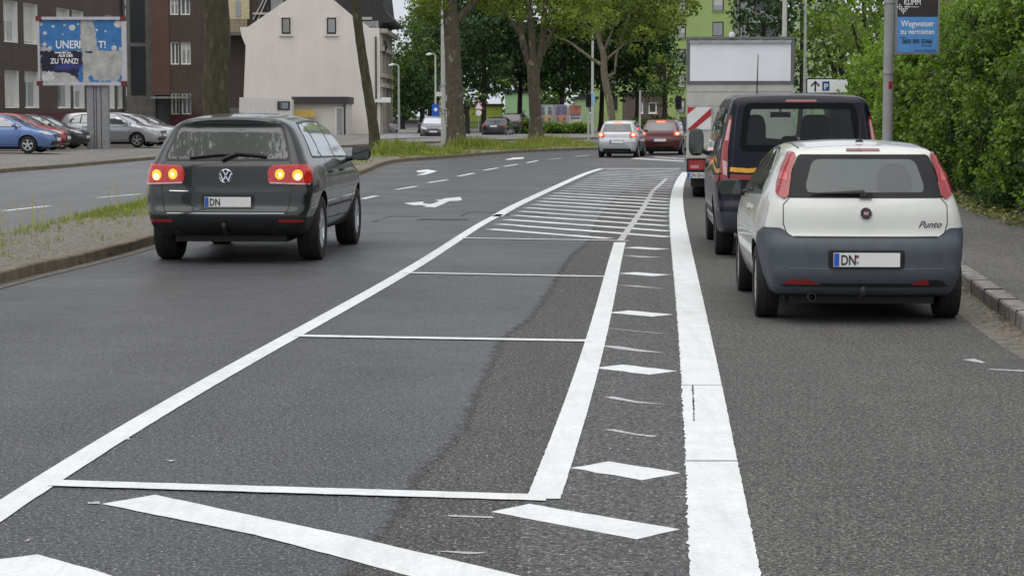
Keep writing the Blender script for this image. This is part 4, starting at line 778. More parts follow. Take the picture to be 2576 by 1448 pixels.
mk('estate', 4.5, 1.8, 1.50, (.66, .67, .70), .3, 'pale silver car half hidden behind the silver-grey estate', row(441, 93.2, 4.5, 97), 97, GP, 'estate_car', rear=False)
mk('hatch', 4.2, 1.75, 1.46, (.02, .022, .025), .2, 'dark hatchback at the far end of the parked row, partly hidden by the SUV', row(460, 98, 4.2, 97), 97, GP, 'hatchback', rear=False)
# traffic ahead
mk('estate', 4.0, 1.58, 1.45, (.58, .59, .61), .4, 'silver estate car braking ahead, just left of the dark red braking car', (4.02, 79.6, -.003), 9.5, None, 'estate_car', 1, True, False, .07)
mk('hatch', 4.3, 1.78, 1.46, (.10, .008, .010), .3, 'dark red hatchback braking with red lamps lit, to the right of the silver estate', (6.02, 84.5, -.003), 11, None, 'hatchback', 1, True, False, .07)
mk('sedan', 4.6, 1.80, 1.42, (.012, .013, .016), .2, 'black saloon with a white plate beyond the median, left of the forked tree', (-1.3, 142, .05), 9, None, 'saloon_car', 0, True, False)
mk('suv', 4.6, 1.88, 1.68, (.010, .010, .012), .2, 'black off-roader parked just ahead of the black saloon', (-.1, 148.5, .05), 9, None, 'suv', 0, True, False)
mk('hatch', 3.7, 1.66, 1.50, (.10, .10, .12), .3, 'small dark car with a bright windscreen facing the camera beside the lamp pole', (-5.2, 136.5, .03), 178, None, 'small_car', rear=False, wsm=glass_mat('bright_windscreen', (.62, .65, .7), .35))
mk('hatch', 3.9, 1.7, 1.48, (.6, .6, .6), .1, 'white car emerging from behind the corner of the white house', (-12.6, 161, .03), 100, None, 'small_car', rear=False)
# ---------------------------------------------------------------- roads, paint, kerbs
def sheet(name, pts, z, mat, parent=None, kind='structure'):
    mb = MB(); mb.poly([(x, y, z) for x, y in pts]); o = mb.obj(name, mat, parent, recalc=False)
    me = o.data
    if me.polygons[0].normal.z < 0: me.flip_normals()
    if kind and not parent: o['kind'] = kind
    return o
def ribbon(name, A, B, mat, parent=None, za=0., zb=None, kind='structure'):
    n = len(A); f = lambda z, i: z(i) if callable(z) else z; zb = za if zb is None else zb
    me = bpy.data.meshes.new(name); me.from_pydata([(p[0], p[1], f(za, i)) for i, p in enumerate(A)] + [(p[0], p[1], f(zb, i)) for i, p in enumerate(B)], [], [(i, i + n, i + 1 + n, i + 1) for i in range(n - 1)]); me.update()
    if me.polygons[0].normal.z < 0: me.flip_normals()
    o = link(name, me, mat, parent)
    if kind and not parent: o['kind'] = kind
    return o
def offs(pl, d):
    pl = [np.array(p[:2], float) for p in pl]; out = []
    for i in range(len(pl)):
        t = pl[min(i + 1, len(pl) - 1)] - pl[max(i - 1, 0)]; t /= np.linalg.norm(t); out.append(pl[i] + np.array([t[1], -t[0]]) * d)   # + = to the right of travel
    return out
def kerb(name, pl, w, h, mat, side, z0=0.0, step=1.0):
    """raised strip: face on the line, body to `side` (+1 right of travel)"""
    n = len(pl); q = offs(pl, side * w); r = offs(pl, side * .012); vs = []
    for i in range(n):
        jz = .004 * math.sin(i * 1.7)
        vs += [(pl[i][0], pl[i][1], z0 - .02), (pl[i][0], pl[i][1], z0 + h - .015 + jz), (r[i][0], r[i][1], z0 + h + jz), (q[i][0], q[i][1], z0 + h + jz), (q[i][0], q[i][1], z0 - .02)]
    fs = [(i * 5 + k, i * 5 + k + 1, (i + 1) * 5 + k + 1, (i + 1) * 5 + k) for i in range(n - 1) for k in range(4)]
    mb = MB(); mb.add(vs, fs); return tag(mb.obj(name, mat), None, None, None, 'structure')
ROADR = catmull([(3.5, -8), (3.6, 5), (3.78, 13), (3.93, 15.8), (4.40, 20.3), (4.8, 24), (5.4, 30), (6.5, 41), (7.8, 52), (9.8, 66), (13.2, 82), (22, 105), (52, 138), (95, 150)], 1.0)
ROADL = catmull([(-15.3, -8), (-15.1, 40), (-14.5, 58.4), (-13.9, 64), (-13, 76.2), (-10.6, 92), (-6.6, 111), (-2.2, 124), (5.1, 137), (20, 150), (95, 172)], 1.0)
sheet('ground', [(-900, -60), (900, -60), (900, 1500), (-900, 1500)], -.06, MT['ground'])
road = sheet('road', [tuple(p) for p in ROADR] + [tuple(p) for p in ROADL[::-1]], 0, MT['asphalt'])
MEDR = catmull([(-5.6, -8), (-5.25, 14), (-5.03, 20.3), (-4.75, 23.5), (-4.55, 28), (-4.3, 42), (-4.14, 56.4), (-4.15, 67.5), (-3.75, 72.7), (-2.4, 78.2), (-.83, 85.1), (1.0, 91.4), (3.8, 96.5), (7.5, 101), (9.0, 104)], .7)
MEDL = catmull([(-7.9, -8), (-7.2, 14), (-6.75, 24), (-6.5, 37), (-6.4, 56), (-6.1, 70), (-5.4, 79), (-3.9, 88), (-1.6, 97), (1.8, 105), (5.5, 110), (8.2, 110), (9.0, 104)], .7)
ribbon('opposite_carriageway', [p for p in ROADL], [p for p in catmull([(-7.9, -8), (-7.2, 14), (-6.75, 24), (-6.5, 37), (-6.4, 56), (-6.1, 70), (-5.4, 79), (-3.9, 88), (-1.6, 97), (1.8, 105), (5.5, 110), (12, 118), (30, 135), (95, 160)], 1.0)][:len(ROADL)] if False else [(atY([(-7.9, -8), (-7.2, 14), (-6.75, 24), (-6.5, 37), (-6.4, 56), (-6.1, 70), (-5.4, 79), (-3.9, 88), (-1.6, 97), (1.8, 105), (5.5, 110), (12, 118), (30, 135), (110, 176)], p[1]), p[1]) for p in ROADL], MT['asphalt_far'], za=.004)
# tone changes of the old surface on the right half
WL = [(1733, 1448), (1728, 1300), (1722, 1150), (1717, 970), (1707, 850), (1700, 780), (1692, 690), (1687, 600), (1684, 545), (1684.5, 505), (1690, 480), (1698, 460), (1708, 443), (1718, 431)]
WR = [(1914, 1448), (1884, 1300), (1850, 1150), (1815, 970), (1790, 850), (1774, 780), (1753, 690), (1733, 600), (1722, 545), (1717.5, 505), (1718, 480), (1722, 460), (1727, 443), (1733, 431)]
gl = [G(*p) for p in WL]; gr = [G(*p) for p in WR]
def pfit(pts, deg, y0, y1, step=.15):
    a = np.array(pts); c = np.polyfit(a[:, 1], a[:, 0], deg); return [(float(np.polyval(c, y)), y) for y in np.arange(y0, y1, step)]
WLw = pfit(gl, 5, 6.4, 60.2); WRw = pfit(gr, 5, 6.4, 60.2); WLw = [(2 * WLw[0][0] - WLw[20][0], 3.4)] + WLw; WRw = [(2 * WRw[0][0] - WRw[20][0], 3.4)] + WRw; m_ = min(len(WLw), len(WRw))
jit = lambda p, a: (p[0] + random.uniform(-a, a), p[1] + random.uniform(-a, a))
MLl = catmull([G(1330, 1250), G(1352, 1190), G(1455, 860), G(1512, 697), G(1545, 612)], .5); MLr = catmull([G(1394, 1266), G(1430, 1150), G(1500, 860), G(1545, 700), G(1566, 606)], .5)
bd = catmull([G(*p) for p in [(820, 1500), (880, 1448), (940, 1360), (1000, 1290), (1050, 1200), (1100, 1150), (1165, 1080), (1195, 1000), (1235, 920), (1262, 855), (1330, 800), (1380, 735), (1405, 690), (1440, 640), (1480, 606), (1500, 560), (1530, 520), (1570, 480), (1620, 450)]], .2)
MLf = np.polyfit([9.0, 12.0, 15.1, 18.0, 21.2, 24.0, 26.9], [G(1330, 1250)[0], .30, .54, G(1497, 742)[0] if False else .75, G(1512, 697)[0], 1.15, G(1545, 612)[0]], 3)
ml_tab = [(0.0, 3.)] + [(float(np.polyval(MLf, y)), y) for y in np.arange(8.5, 27, .2)] + [(2.2, 36), (3.0, 45), (4.2, 56)]
ml_at = lambda Y: atY(ml_tab, Y)
bt = [tuple(p) for p in bd]; by = np.arange(3.4, bd[-1][1], .12); gv, gm = [], []
for y in by:
    x0 = atY(bt, y); x1 = max(ml_at(y) + .02, x0 + .3)
    for d_, mk_ in ((-.28, 0.), (-.14, .25), (0., .5), (.14, .75), (.28, 1.)): gv.append((x0 + d_, y, .0014)); gm.append(mk_)
    gv.append((x1 + .05, y, .0014)); gm.append(1.)
me = bpy.data.meshes.new('road_coarse_strip'); me.from_pydata(gv, [], [(i * 6 + k, i * 6 + k + 1, (i + 1) * 6 + k + 1, (i + 1) * 6 + k) for i in range(len(by) - 1) for k in range(5)]); me.update()
me.attributes.new('mask', 'FLOAT', 'POINT').data.foreach_set('value', gm); link('road_coarse_strip', me, MT['asphalt_old'])['kind'] = 'structure'
wl_at = lambda Y: atY([tuple(p) for p in WLw], Y); wr_at = lambda Y: atY([tuple(p) for p in WRw], Y)
ribbon('road_narrow_strip', [(ml_at(y), y) for y in np.linspace(3.2, 56, 80)], [(max(ml_at(y), wl_at(y)) + .05, y) for y in np.linspace(3.2, 56, 80)], MT['asphalt_mid'], za=.002)
ribbon('parking_lane', [(wr_at(y) - .08, y) for y in np.linspace(2.8, 58, 90)], [(atY([tuple(p) for p in ROADR], y), y) for y in np.linspace(2.8, 58, 90)], MT['asphalt_bay'], za=.002)
gy = np.linspace(2.8, 40, 60); ROADRt = [tuple(p) for p in ROADR]
ribbon('gutter_strip', [(atY(ROADRt, y) - .33, y) for y in gy], [(atY(ROADRt, y), y) for y in gy], MT['gutter'], za=.0045)
# paint: every mark a part of the road
def rough_poly(pts, step=.10, a=.007):
    out = []; n = len(pts)
    for i in range(n):
        p, q = np.array(pts[i], float), np.array(pts[(i + 1) % n], float); L = np.linalg.norm(q - p); k = max(1, int(L / step))
        d = (q - p) / max(L, 1e-6); nn = np.array([-d[1], d[0]])
        for t in range(k):
            s = p + (q - p) * t / k
            if t: s = s + nn * random.gauss(0, a)
            out.append(tuple(s))
    return out
def mark(name, pts, z=.005, mat='white', a=.002, step=.06): return sheet(name, rough_poly(pts, step, a), z, MT[mat], road)
def inten(o, pl, pr): pass
W1 = [tuple(p) for p in WLw[:m_]]; W2 = [tuple(p) for p in WRw[:m_]]
def wide(y0, y1, nm):
    ys = np.linspace(y0, y1, max(3, int((y1 - y0) / .035))); L_ = [(wl_at(y) + random.gauss(0, .004), y) for y in ys]; R_ = [(wr_at(y) + random.gauss(0, .0015), y) for y in ys]
    ribbon(nm, L_, R_, MT['white'], road, za=.0062)
ya, yb = G(1740, 1161)[1], G(1740, 970)[1]
wide(2.9, ya - .012, 'wide_line'); wide(ya + .012, yb - .01, 'wide_line'); wide(yb + .01, 59.5, 'wide_line')
cr = G(1740, 970), G(1744, 1062)
mark('tar_seam', [(cr[0][0], cr[0][1]), (cr[0][0] + .009, cr[0][1]), (cr[1][0] + .006, cr[1][1]), (cr[1][0], cr[1][1])], .0078, 'crack', .002)
OL = [(-80, 1322), (0, 1262), (56, 1220), (140, 1164), (274, 1087), (334, 1051), (453, 985), (531, 939), (740, 838), (900, 748), (1043, 656), (1090, 627), (1185, 577), (1250, 537.7)]
gO = [np.array(p) for p in pfit([G(*p) for p in OL], 4, 8.2, 34.5, .12)]
def thick(pl, w): return offs(pl, w)
sheet('bay_edge_line', rough_poly([tuple(p) for p in gO], 9, 0)[:-1] + [tuple(p + np.array([.142 + random.gauss(0, .0012), 0])) for p in gO[::-1]], .0052, MT['white'], road)
gP = catmull([G(*p) for p in [(1238, 545), (1254, 534.5), (1300, 511), (1376, 476.5), (1440, 448), (1475, 434), (1505, 425)]], .6); gP = [tuple(p) for p in gP]
sheet('bay_edge_line', [tuple(p) for p in thick(gP, -.02)] + [tuple(p) for p in thick(gP, .17)[::-1]], .0052, MT['white'], road)
ol_all = [tuple(p + np.array([.14, 0])) for p in gO] + [(p[0] + .16, p[1]) for p in gP]; ol_at = lambda Y: atY(ol_all, Y)
ribbon('bay_inner_line', [(ml_at(y) + random.gauss(0, .001), y) for y in np.linspace(8.88, 26.9, 500)], [(ml_at(y) + .15 + random.gauss(0, .001), y) for y in np.linspace(8.88, 26.9, 500)], MT['white'], road, za=.0064)
ribbon('worn_inner_line', [(ml_at(y) + .02, y) for y in np.linspace(27.3, 54, 90)], [(ml_at(y) + .11, y) for y in np.linspace(27.3, 54, 90)], MT['ghost'], road, za=.0050)
for a, b, w in (((118, 1224), (1372, 1262), .145), ((738, 848), (1458, 861), .13), ((1012, 688), (1514, 698), .12), ((1160, 600), (1562, 607), .11)):
    p, q = np.array(G(*a)), np.array(G(*b)); mark('bay_cross_line', [tuple(p), tuple(q + np.array([.0 if a[0] < 200 else .10, 0])), tuple(q + np.array([.0 if a[0] < 200 else .10, w])), tuple(p + np.array([.02, w]))], .0078, 'white', .002)
mark('bay_cross_line', [G(1505, 425.6), G(1712, 425.6), G(1712, 424), G(1505, 424)], .0066, 'whiteold')
# hatching
def rect(x, y, dx, dy, ln, w): 
    d = np.array([dx, dy]) / math.hypot(dx, dy); nn = np.array([-d[1], d[0]]); p = np.array([x, y]); return [tuple(p), tuple(p + d * ln), tuple(p + d * ln + nn * w), tuple(p + nn * w)]
k = 0; y0 = 30.0
while y0 < 66:
    d = np.array([2.5, -3.5]) / math.hypot(2.5, 3.5); w = .20 + .06 * min(1, max(0, (y0 - 34) / 14))
    x = ol_at(min(y0, 62)) + .1; p = np.array([x, y0]); t = 0
    while p[1] - d[1] * 0 > 0 and t < 12:
        q = p + d * t
        if q[0] > wl_at(q[1]) - .12 or (q[1] < 27.75 and q[0] < ml_at(q[1])): break
        t += .05
    st = 0
    while y0 + d[1] * st > 62: st += .05
    if t - st > .3: mark('hatch_stripe', rect(*(p + d * st), *d, t - st, w + .02 * math.sin(k)), .0038, 'white' if y0 < 44 else 'whiteold', .016 if y0 < 40 else .03, .25)
    y0 += 1.38; k += 1
for cx, cy, ln in ((1571, 1184, .46), (1599, 930, .48), (1610, 789, .5), (1620, 690, .5), (1625, 625, .55)):
    x, y = G(cx, cy); d = np.array([.70, -.714]); nn = np.array([-d[1], d[0]]); c = np.array([x, y]); a = c - d * ln / 2 - nn * .135; mark('hatch_stripe', rect(*a, *d, ln, .27), .0038, 'white', .006, .08)
mark('hatch_stripe', [G(1235, 1288), G(1600, 1357), G(1710, 1332), G(1330, 1268)], .0038)
mark('hatch_stripe', [G(255, 1268), G(640, 1345), G(900, 1414), G(1180, 1490), G(1420, 1480), G(1300, 1447), G(900, 1353), G(600, 1290), G(390, 1245)], .0038)
mark('hatch_stripe', [G(-140, 1432), G(0, 1460), G(200, 1520), G(420, 1495), G(240, 1435), G(95, 1395), G(0, 1407)], .0038)
for pts in ([(1518, 1080), (1548, 1081), (1600, 1092), (1655, 1097), (1640, 1100), (1600, 1095), (1550, 1087)], [(1517, 999), (1545, 998), (1600, 1010), (1680, 1018), (1600, 1014), (1540, 1004)], [(1500, 868), (1560, 872), (1610, 880), (1672, 888), (1610, 885), (1550, 878)], [(1500, 822), (1590, 832), (1690, 841), (1640, 838), (1560, 830)],
            [(1548, 717), (1600, 719), (1676, 727), (1600, 722)], [(1560, 642), (1620, 645), (1670, 648), (1610, 648)], [(220, 1264), (250, 1262), (252, 1268), (222, 1268)], [(1125, 1296), (1240, 1300), (1240, 1304), (1130, 1300)], [(1082, 1386), (1230, 1391), (1180, 1395)], [(415, 1157), (440, 1158), (430, 1162)], [(306, 1106), (322, 1099), (328, 1106)], [(60, 1362), (76, 1354), (72, 1362)], [(2420, 905), (2450, 903), (2478, 912), (2470, 914)], [(2480, 928), (2575, 932), (2575, 935), (2500, 931)]):
    mark('paint_smear', [G(*p) for p in pts], .0042, 'ghost', .003, .08)
for a, b in (((904, 501), (939, 492.5)), ((988, 477.5), (1040, 469)), ((1070, 460), (1119, 452.5)), ((1145, 444), (1185, 436)), ((1210.6, 429), (1247, 422.5)), ((1263, 419), (1296, 413.5)), ((1320, 410), (1347, 404.5)), ((1374, 401), (1411, 398.5)), ((1440, 393.7), (1478, 390.8))):
    p, q = np.array(G(*a)), np.array(G(*b)); mark('lane_dash', [tuple(p), tuple(q), tuple(q + np.array([.13, 0])), tuple(p + np.array([.13, 0]))], .0040, 'white', .008, .4)
for a, b in (((0, 531), (115, 518.5)), ((235, 498), (345, 488.5)), ((-140, 551), (-60, 541)), ((372, 486), (440, 480))):
    p, q = np.array(G(*a)), np.array(G(*b)); mark('opposite_lane_dash', [tuple(p), tuple(q), tuple(q + np.array([.14, 0])), tuple(p + np.array([.14, 0]))], .0065, 'white', .008, .4)
ZA = lambda pts: [G(871.7 + x * .3644, 375.5 + y * .3644) for x, y in pts]
mark('lane_arrow', ZA([(395, 373), (530, 362), (528, 374), (580, 380), (640, 358), (610, 352), (660, 347), (675, 340), (785, 330), (797, 352), (760, 357), (710, 358), (615, 402), (525, 398), (555, 390), (500, 386), (462, 388)]), .0040, 'white', .006, .3)
mark('lane_arrow', ZA([(480, 150), (560, 140), (625, 152), (590, 163), (530, 178), (480, 178), (560, 158), (490, 160)]), .0040, 'white', .006, .4)
mark('lane_arrow', ZA([(1090, 72), (1150, 58), (1225, 56), (1220, 66), (1170, 70), (1120, 74)]), .0040, 'white', .006, .5)
mark('stop_line', [G(1585, 400), G(1720, 407.5), G(1720, 404.5), G(1600, 397)], .0040, 'whiteold', .01, .4)
mark('stop_line', [G(1640, 396), G(1720, 401), G(1720, 399), G(1650, 394.5)], .0040, 'whiteold', .01, .4)
for pts in ([(170, 502), (290, 462), (310, 462), (190, 504)], [(300, 462), (500, 464), (500, 467), (300, 465)], [(480, 490), (520, 478), (740, 482), (840, 481), (840, 488), (750, 492), (540, 488), (500, 492)], [(780, 460), (840, 431), (1030, 436), (1030, 440), (850, 435), (800, 462)], [(1040, 447), (1200, 452), (1400, 449), (1300, 458), (1100, 458)]):
    mark('tar_seam', ZA(pts), .0030, 'crack', .012, .3)
mh = MB(); x, y = G(2545, 912); mh.lathe([(.012, 0), (.012, .30), (.008, .33)], 'z', 28, (x + .25, y - .05, -.007)); mh.obj('manhole_cover', MT['rimd'], road)
# kerbs, median, pavements
kerb('median_kerb', MEDR, .13, .125, MT['kerb'], -1)
kerb('median_far_kerb', MEDL, .13, .11, MT['kerb'], 1)
mt = [tuple(p) for p in offs(MEDR, -.125)] + [tuple(p) for p in offs(MEDL, .125)[::-1]]
sheet('median', mt, .115, MT['soil'])
ribbon('median_gutter', [tuple(p) for p in MEDR], [tuple(p) for p in offs(MEDR, .16)], MT['gutter'], za=.006)
kerb('pavement_kerb', ROADR, .16, .13, MT['kerb_r'], 1)
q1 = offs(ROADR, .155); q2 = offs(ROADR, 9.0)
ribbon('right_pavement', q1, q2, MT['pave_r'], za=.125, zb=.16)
kerb('left_kerb', ROADL, .14, .12, MT['kerb'], -1)
a0 = offs(ROADL, -.135); a1 = offs(ROADL, -5); a2 = offs(ROADL, -60)
ribbon('left_pavement', a0, a1, MT['pave'], za=.115, zb=.235)
sheet('forecourt', [tuple(p) for p in a1] + [(95, 420), (-140, 420), (-140, -8)], .233, MT['pave'])
kj = MB()
for i in range(10, 60, 2):
    y = 12.2 + (i - 10) * .5; x = atY(ROADRt, y); kj.box((x + .08, y, .075), (.168, .012, .122))
kj.obj('kerb_joints', MT['crack'], None)['kind'] = 'structure'

MT['asphalt_light'] = asphalt('side_street_pale', (.20, .20, .21), (.30, .30, .31), (1, 1, 1.02), (.38, .38, .38), .6, .5)
sheet('side_street', [G(930, 351, .237), G(1130, 344, .237), G(1300, 341, .237), G(1480, 338, .237), G(1480, 334, .237), G(1235, 333, .237), G(1060, 329, .237), G(975, 329, .237), G(965, 340, .237)], .238, MT['asphalt_light'])
# ---------------------------------------------------------------- plants
def leaves(name, C, size, tint, mats, parent=None, normal=None, nb=.0, aspect=.62):
    C = np.asarray(C, float); n = len(C); size = np.broadcast_to(np.asarray(size, float), (n,)) * RNG.uniform(.5, 1.5, n)
    N = RNG.normal(size=(n, 3)); N /= np.linalg.norm(N, axis=1)[:, None]
    if normal is not None: N = N * (1 - nb) + normal * nb; N /= np.linalg.norm(N, axis=1)[:, None]
    R = RNG.normal(size=(n, 3)); A = np.cross(N, R); A /= np.linalg.norm(A, axis=1)[:, None]; B = np.cross(N, A)
    h = size[:, None] / 2; V = np.stack([C - A * h, C + B * h * aspect + N * h * .18, C + A * h, C - B * h * aspect + N * h * .18], 1).reshape(-1, 3)
    me = bpy.data.meshes.new(name); me.vertices.add(4 * n); me.vertices.foreach_set('co', V.ravel()); me.loops.add(4 * n); me.loops.foreach_set('vertex_index', np.arange(4 * n, dtype=np.int32))
    me.polygons.add(n); me.polygons.foreach_set('loop_start', np.arange(0, 4 * n, 4, dtype=np.int32)); me.polygons.foreach_set('loop_total', np.full(n, 4, dtype=np.int32)); me.update(calc_edges=True)
    at = me.attributes.new('tint', 'FLOAT', 'POINT'); at.data.foreach_set('value', np.repeat(np.clip(tint, 0, 1), 4).astype(np.float32))
    return link(name, me, mats, parent)
def blob(c, r, n, shell=.5):
    d = RNG.normal(size=(n, 3)); d /= np.linalg.norm(d, axis=1)[:, None]; rr = (shell + (1 - shell) * RNG.uniform(0, 1, n)) ** .8
    return np.array(c) + d * rr[:, None] * np.array(r), d
LM = {'plane': leaf_mat('leaf_plane', (.10, .14, .022), (.36, .42, .095), .5), 'dark': leaf_mat('leaf_dark', (.012, .030, .011), (.070, .135, .035), .28), 'mid': leaf_mat('leaf_mid', (.035, .07, .016), (.15, .23, .05), .4),
      'hedge': leaf_mat('leaf_hedge', (.022, .050, .010), (.245, .37, .056), .4), 'bright': leaf_mat('leaf_bright', (.07, .12, .018), (.24, .33, .06), .4), 'grass': leaf_mat('grass_blade', (.14, .20, .03), (.42, .42, .12), .4)}
BK = bark_mat('bark_plane', (.046, .038, .026), (.135, .113, .080), (.22, .20, .15)); BKM = bark_mat('bark_mossy', (.030, .027, .012), (.085, .070, .038), (.105, .092, .062)); BKL = bark_mat('bark_pale', (.13, .11, .07), (.22, .19, .13), (.33, .30, .22)); BKD = M('bark_dark', (.022, .018, .013), .9)
def clumps(cl, per, size, spread=.5):
    C, T, N = [], [], []
    for (c, r) in cl:
        k = max(6, int(per * (r[0] * r[1] * r[2]) ** (2 / 3) if hasattr(r, '__len__') else per * r * r)); rr = r if hasattr(r, '__len__') else (r, r, r * .75)
        p, d = blob(c, rr, k); b = RNG.uniform(.1, .75); C.append(p); N.append(d); T.append(np.clip(b + d[:, 2] * .28 + RNG.normal(0, .16, k), 0, 1))  # upper leaves tinted lighter: light from above put into the clump colour
    return np.concatenate(C), np.concatenate(T), np.concatenate(N)
def wob(pts, a, n=5):
    out = [np.array(p, float) for p in pts]; c = catmull(out, np.linalg.norm(out[-1] - out[0]) / n); return [p + RNG.normal(0, a, 3) * (0 if i == 0 else 1) for i, p in enumerate(c)]
def tree(name, label, cat, base, trunk, limbs, cl, per, lsize, lm, bk, group=None, flare=1.6, n=14):
    """trunk: [(x,y,z,r)...] world; limbs likewise; cl: clump list"""
    root = thing(name, label, cat, base, 0, group); bx = np.array(base)
    t = MB(); q = catmull([np.array(p, float) for p in trunk], .25); pts = [p[:3] - bx for p in q]; z0 = pts[0][2]
    rad = [p[3] * (1 + (flare - 1) * math.exp(-(p_[2] - z0) / .35)) * (1 + .035 * math.sin(i * 2.1)) for i, (p, p_) in enumerate(zip(q, pts))]
    t.tube(pts, rad, n); t.obj('trunk', bk, root, smooth=True)
    for lb in limbs:
        m = MB(); q = catmull([np.array(p, float) for p in lb], .5); m.tube([p[:3] - bx for p in q], [p[3] for p in q], 8); m.obj('limb', bk, root, smooth=True)
    if cl:
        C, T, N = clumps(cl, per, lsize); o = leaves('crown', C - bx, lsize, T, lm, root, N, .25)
    return root
def px(x, y, Y, r=None):
    p = P(x, y, Y); return (*p, r) if r else p
PG = 'plane trees along the median'
def hi(c, n, sp, r, zr):  # clumps of the upper crown, above the frame
    return [((c[0] + random.gauss(0, sp), c[1] + random.gauss(0, sp), random.uniform(*zr)), r * random.uniform(.7, 1.2)) for _ in range(n)]
# 1: thick mossy trunk behind the SUV
Y = 40; b = (-5.62, Y, .1)
tree('plane_tree', 'thick mossy tree trunk rising behind the dark SUV, in front of the brick building', 'tree', b, [(-5.62, Y, .05, .30), (-5.66, Y, 1.0, .27), (-5.70, Y, 2.2, .255), px(547, 100, Y, .25), px(541, 0, Y, .245), (-5.9, Y, 6.5, .2)],
     [[(-5.9, Y, 6.2, .15), (-7, Y - 1, 8, .1), (-8.2, Y - 2, 9.5, .05)], [(-5.9, Y, 6.2, .15), (-4.6, Y - 1.5, 8, .1), (-3.2, Y - 2.5, 9.5, .05)]], hi((-5.6, Y), 22, 2.2, 1.3, (7.5, 12)), 190, .24, LM['plane'], BKM, PG)
# reflected in the SUV's rear window: the next tree of the row, left of the frame
bpy.context.view_layer.update(); mw = SUV_ROOT.matrix_world; mirror_clumps = []
for _ in range(85):
    x, z = random.uniform(-.66, .62), random.uniform(1.19, 1.53)
    if random.random() > .95 - .55 * max(0, (x + .1)): continue
    p = SUV_S.project('rear', [(x, z)])[0]; nv = SUV_S.grad(np.array([p]))[0]; p = mw @ Vector(p); nv = (mw.to_3x3() @ Vector(nv)).normalized(); d = (p - Vector((0, 0, CAMH))).normalized(); r = d - 2 * d.dot(nv) * nv
    if r.z > .3: t = random.uniform(5.0, 8.5); mirror_clumps.append((tuple(p + r * t), random.uniform(.16, .42)))
b = (-5.9, 18.5, .1)
tree('plane_tree', 'tree mirrored in the rear window of the dark SUV', 'tree', b, [(-5.9, 18.5, .05, .3), (-5.9, 18.5, 3, .25), (-5.9, 18.4, 6, .2)], [[(-5.9, 18.4, 5.8, .14), (-4.6, 19.5, 8, .08)], [(-5.9, 18.4, 5.8, .14), (-7, 17.5, 8, .08)]],
     mirror_clumps, 260, .17, LM['plane'], BKM, PG)
# 2: slim leaning trunk
Y = 81; b = (*P(944, 372, Y)[:2], .1)
tree('plane_tree', 'slim trunk leaning to the left, in the grass before the white house', 'tree', b, [(b[0], Y, .05, .24), px(940, 330, Y, .20), px(925, 230, Y, .19), px(908, 120, Y, .18), px(897, 30, Y, .175), px(890, -60, Y, .16)],
     [[px(890, -55, Y, .13), px(930, -160, Y, .08)], [px(890, -55, Y, .13), px(840, -170, Y, .08)]], hi((-6, Y), 16, 2.0, 1.2, (8.3, 12.5)), 150, .26, LM['plane'], BKM, PG)
# 3: large trunk beside the lamp pole
Y = 94; b = (*P(1148, 365, Y)[:2], .1)
cl = [(px(x, y, Y + dz), r) for x, y, dz, r in ((1072, 8, 0, .8), (1082, 30, 1, .7), (1095, 5, -1, .8), (1085, -30, 0, 1.0), (1110, -40, 0, 1), (1075, -60, 1, 1), (1180, -25, 0, .7), (1215, 5, 1, .7), (1230, -40, 0, 1), (1095, 50, 1, .45), (1062, 40, 0, .45))]
tree('plane_tree', 'stout tree trunk with rough bark right beside the tall lamp pole on the median', 'tree', b, [(b[0], Y, .05, .46), px(1146, 320, Y, .40), px(1143, 230, Y, .375), px(1138, 130, Y, .36), px(1134, 50, Y, .34), px(1128, -40, Y, .28)],
     [[px(1140, 62, Y, .2), px(1165, 35, Y, .16), px(1192, 8, Y, .14), px(1215, -20, Y, .10)], [px(1128, -30, Y, .2), px(1090, -60, Y, .1), px(1050, -90, Y, .06)]], cl + hi((-2.6, Y), 16, 2.4, 1.4, (8.5, 14)), 270, .185, LM['plane'], BK, PG, 1.5, 18)
# 4: forked tree
Y = 103; b = (*P(1349, 358, Y)[:2], .1)
cl = [(px(x, y, Y + dz), r) for x, y, dz, r in ((1225, 0, 0, .9), (1255, 25, 1, .7), (1290, 5, -1, .8), (1330, 10, 1, .9), (1400, 20, 0, 1.0), (1430, 45, -1, .7), (1465, 25, 1, 1.0), (1420, 75, 0, .6), (1450, 80, 1, .45), (1300, 40, -2, .5), (1380, 55, -1, .5), (1490, 60, 0, .7), (1270, -25, 0, 1), (1350, -30, 0, 1.1), (1440, -20, 0, 1.2), (1500, 0, 0, 1), (1405, 100, 1, .35), (1475, 95, 0, .4))]
tree('plane_tree', 'tree forking into several upright limbs in grass, right of the black saloon', 'tree', b, [(b[0], Y, .05, .42), px(1347, 310, Y, .32), px(1344, 240, Y, .30), px(1341, 185, Y, .30), px(1338, 150, Y, .26)],
     [[px(1340, 180, Y, .22), px(1318, 120, Y, .18), px(1308, 60, Y, .15), px(1296, -30, Y, .10)], [px(1341, 175, Y, .22), px(1338, 100, Y, .19), px(1330, 30, Y, .15), px(1328, -40, Y, .11)], [px(1345, 185, Y, .22), px(1362, 120, Y, .18), px(1368, 50, Y, .14), px(1375, -40, Y, .1)], [px(1362, 140, Y, .15), px(1385, 90, Y, .11), px(1420, 40, Y, .07)], [px(1310, 90, Y, .13), px(1280, 45, Y, .1), px(1245, 10, Y, .06)]],
     cl + hi((1.2, Y), 14, 2.6, 1.4, (9, 14)), 265, .19, LM['plane'], BK, PG, 1.7, 16)
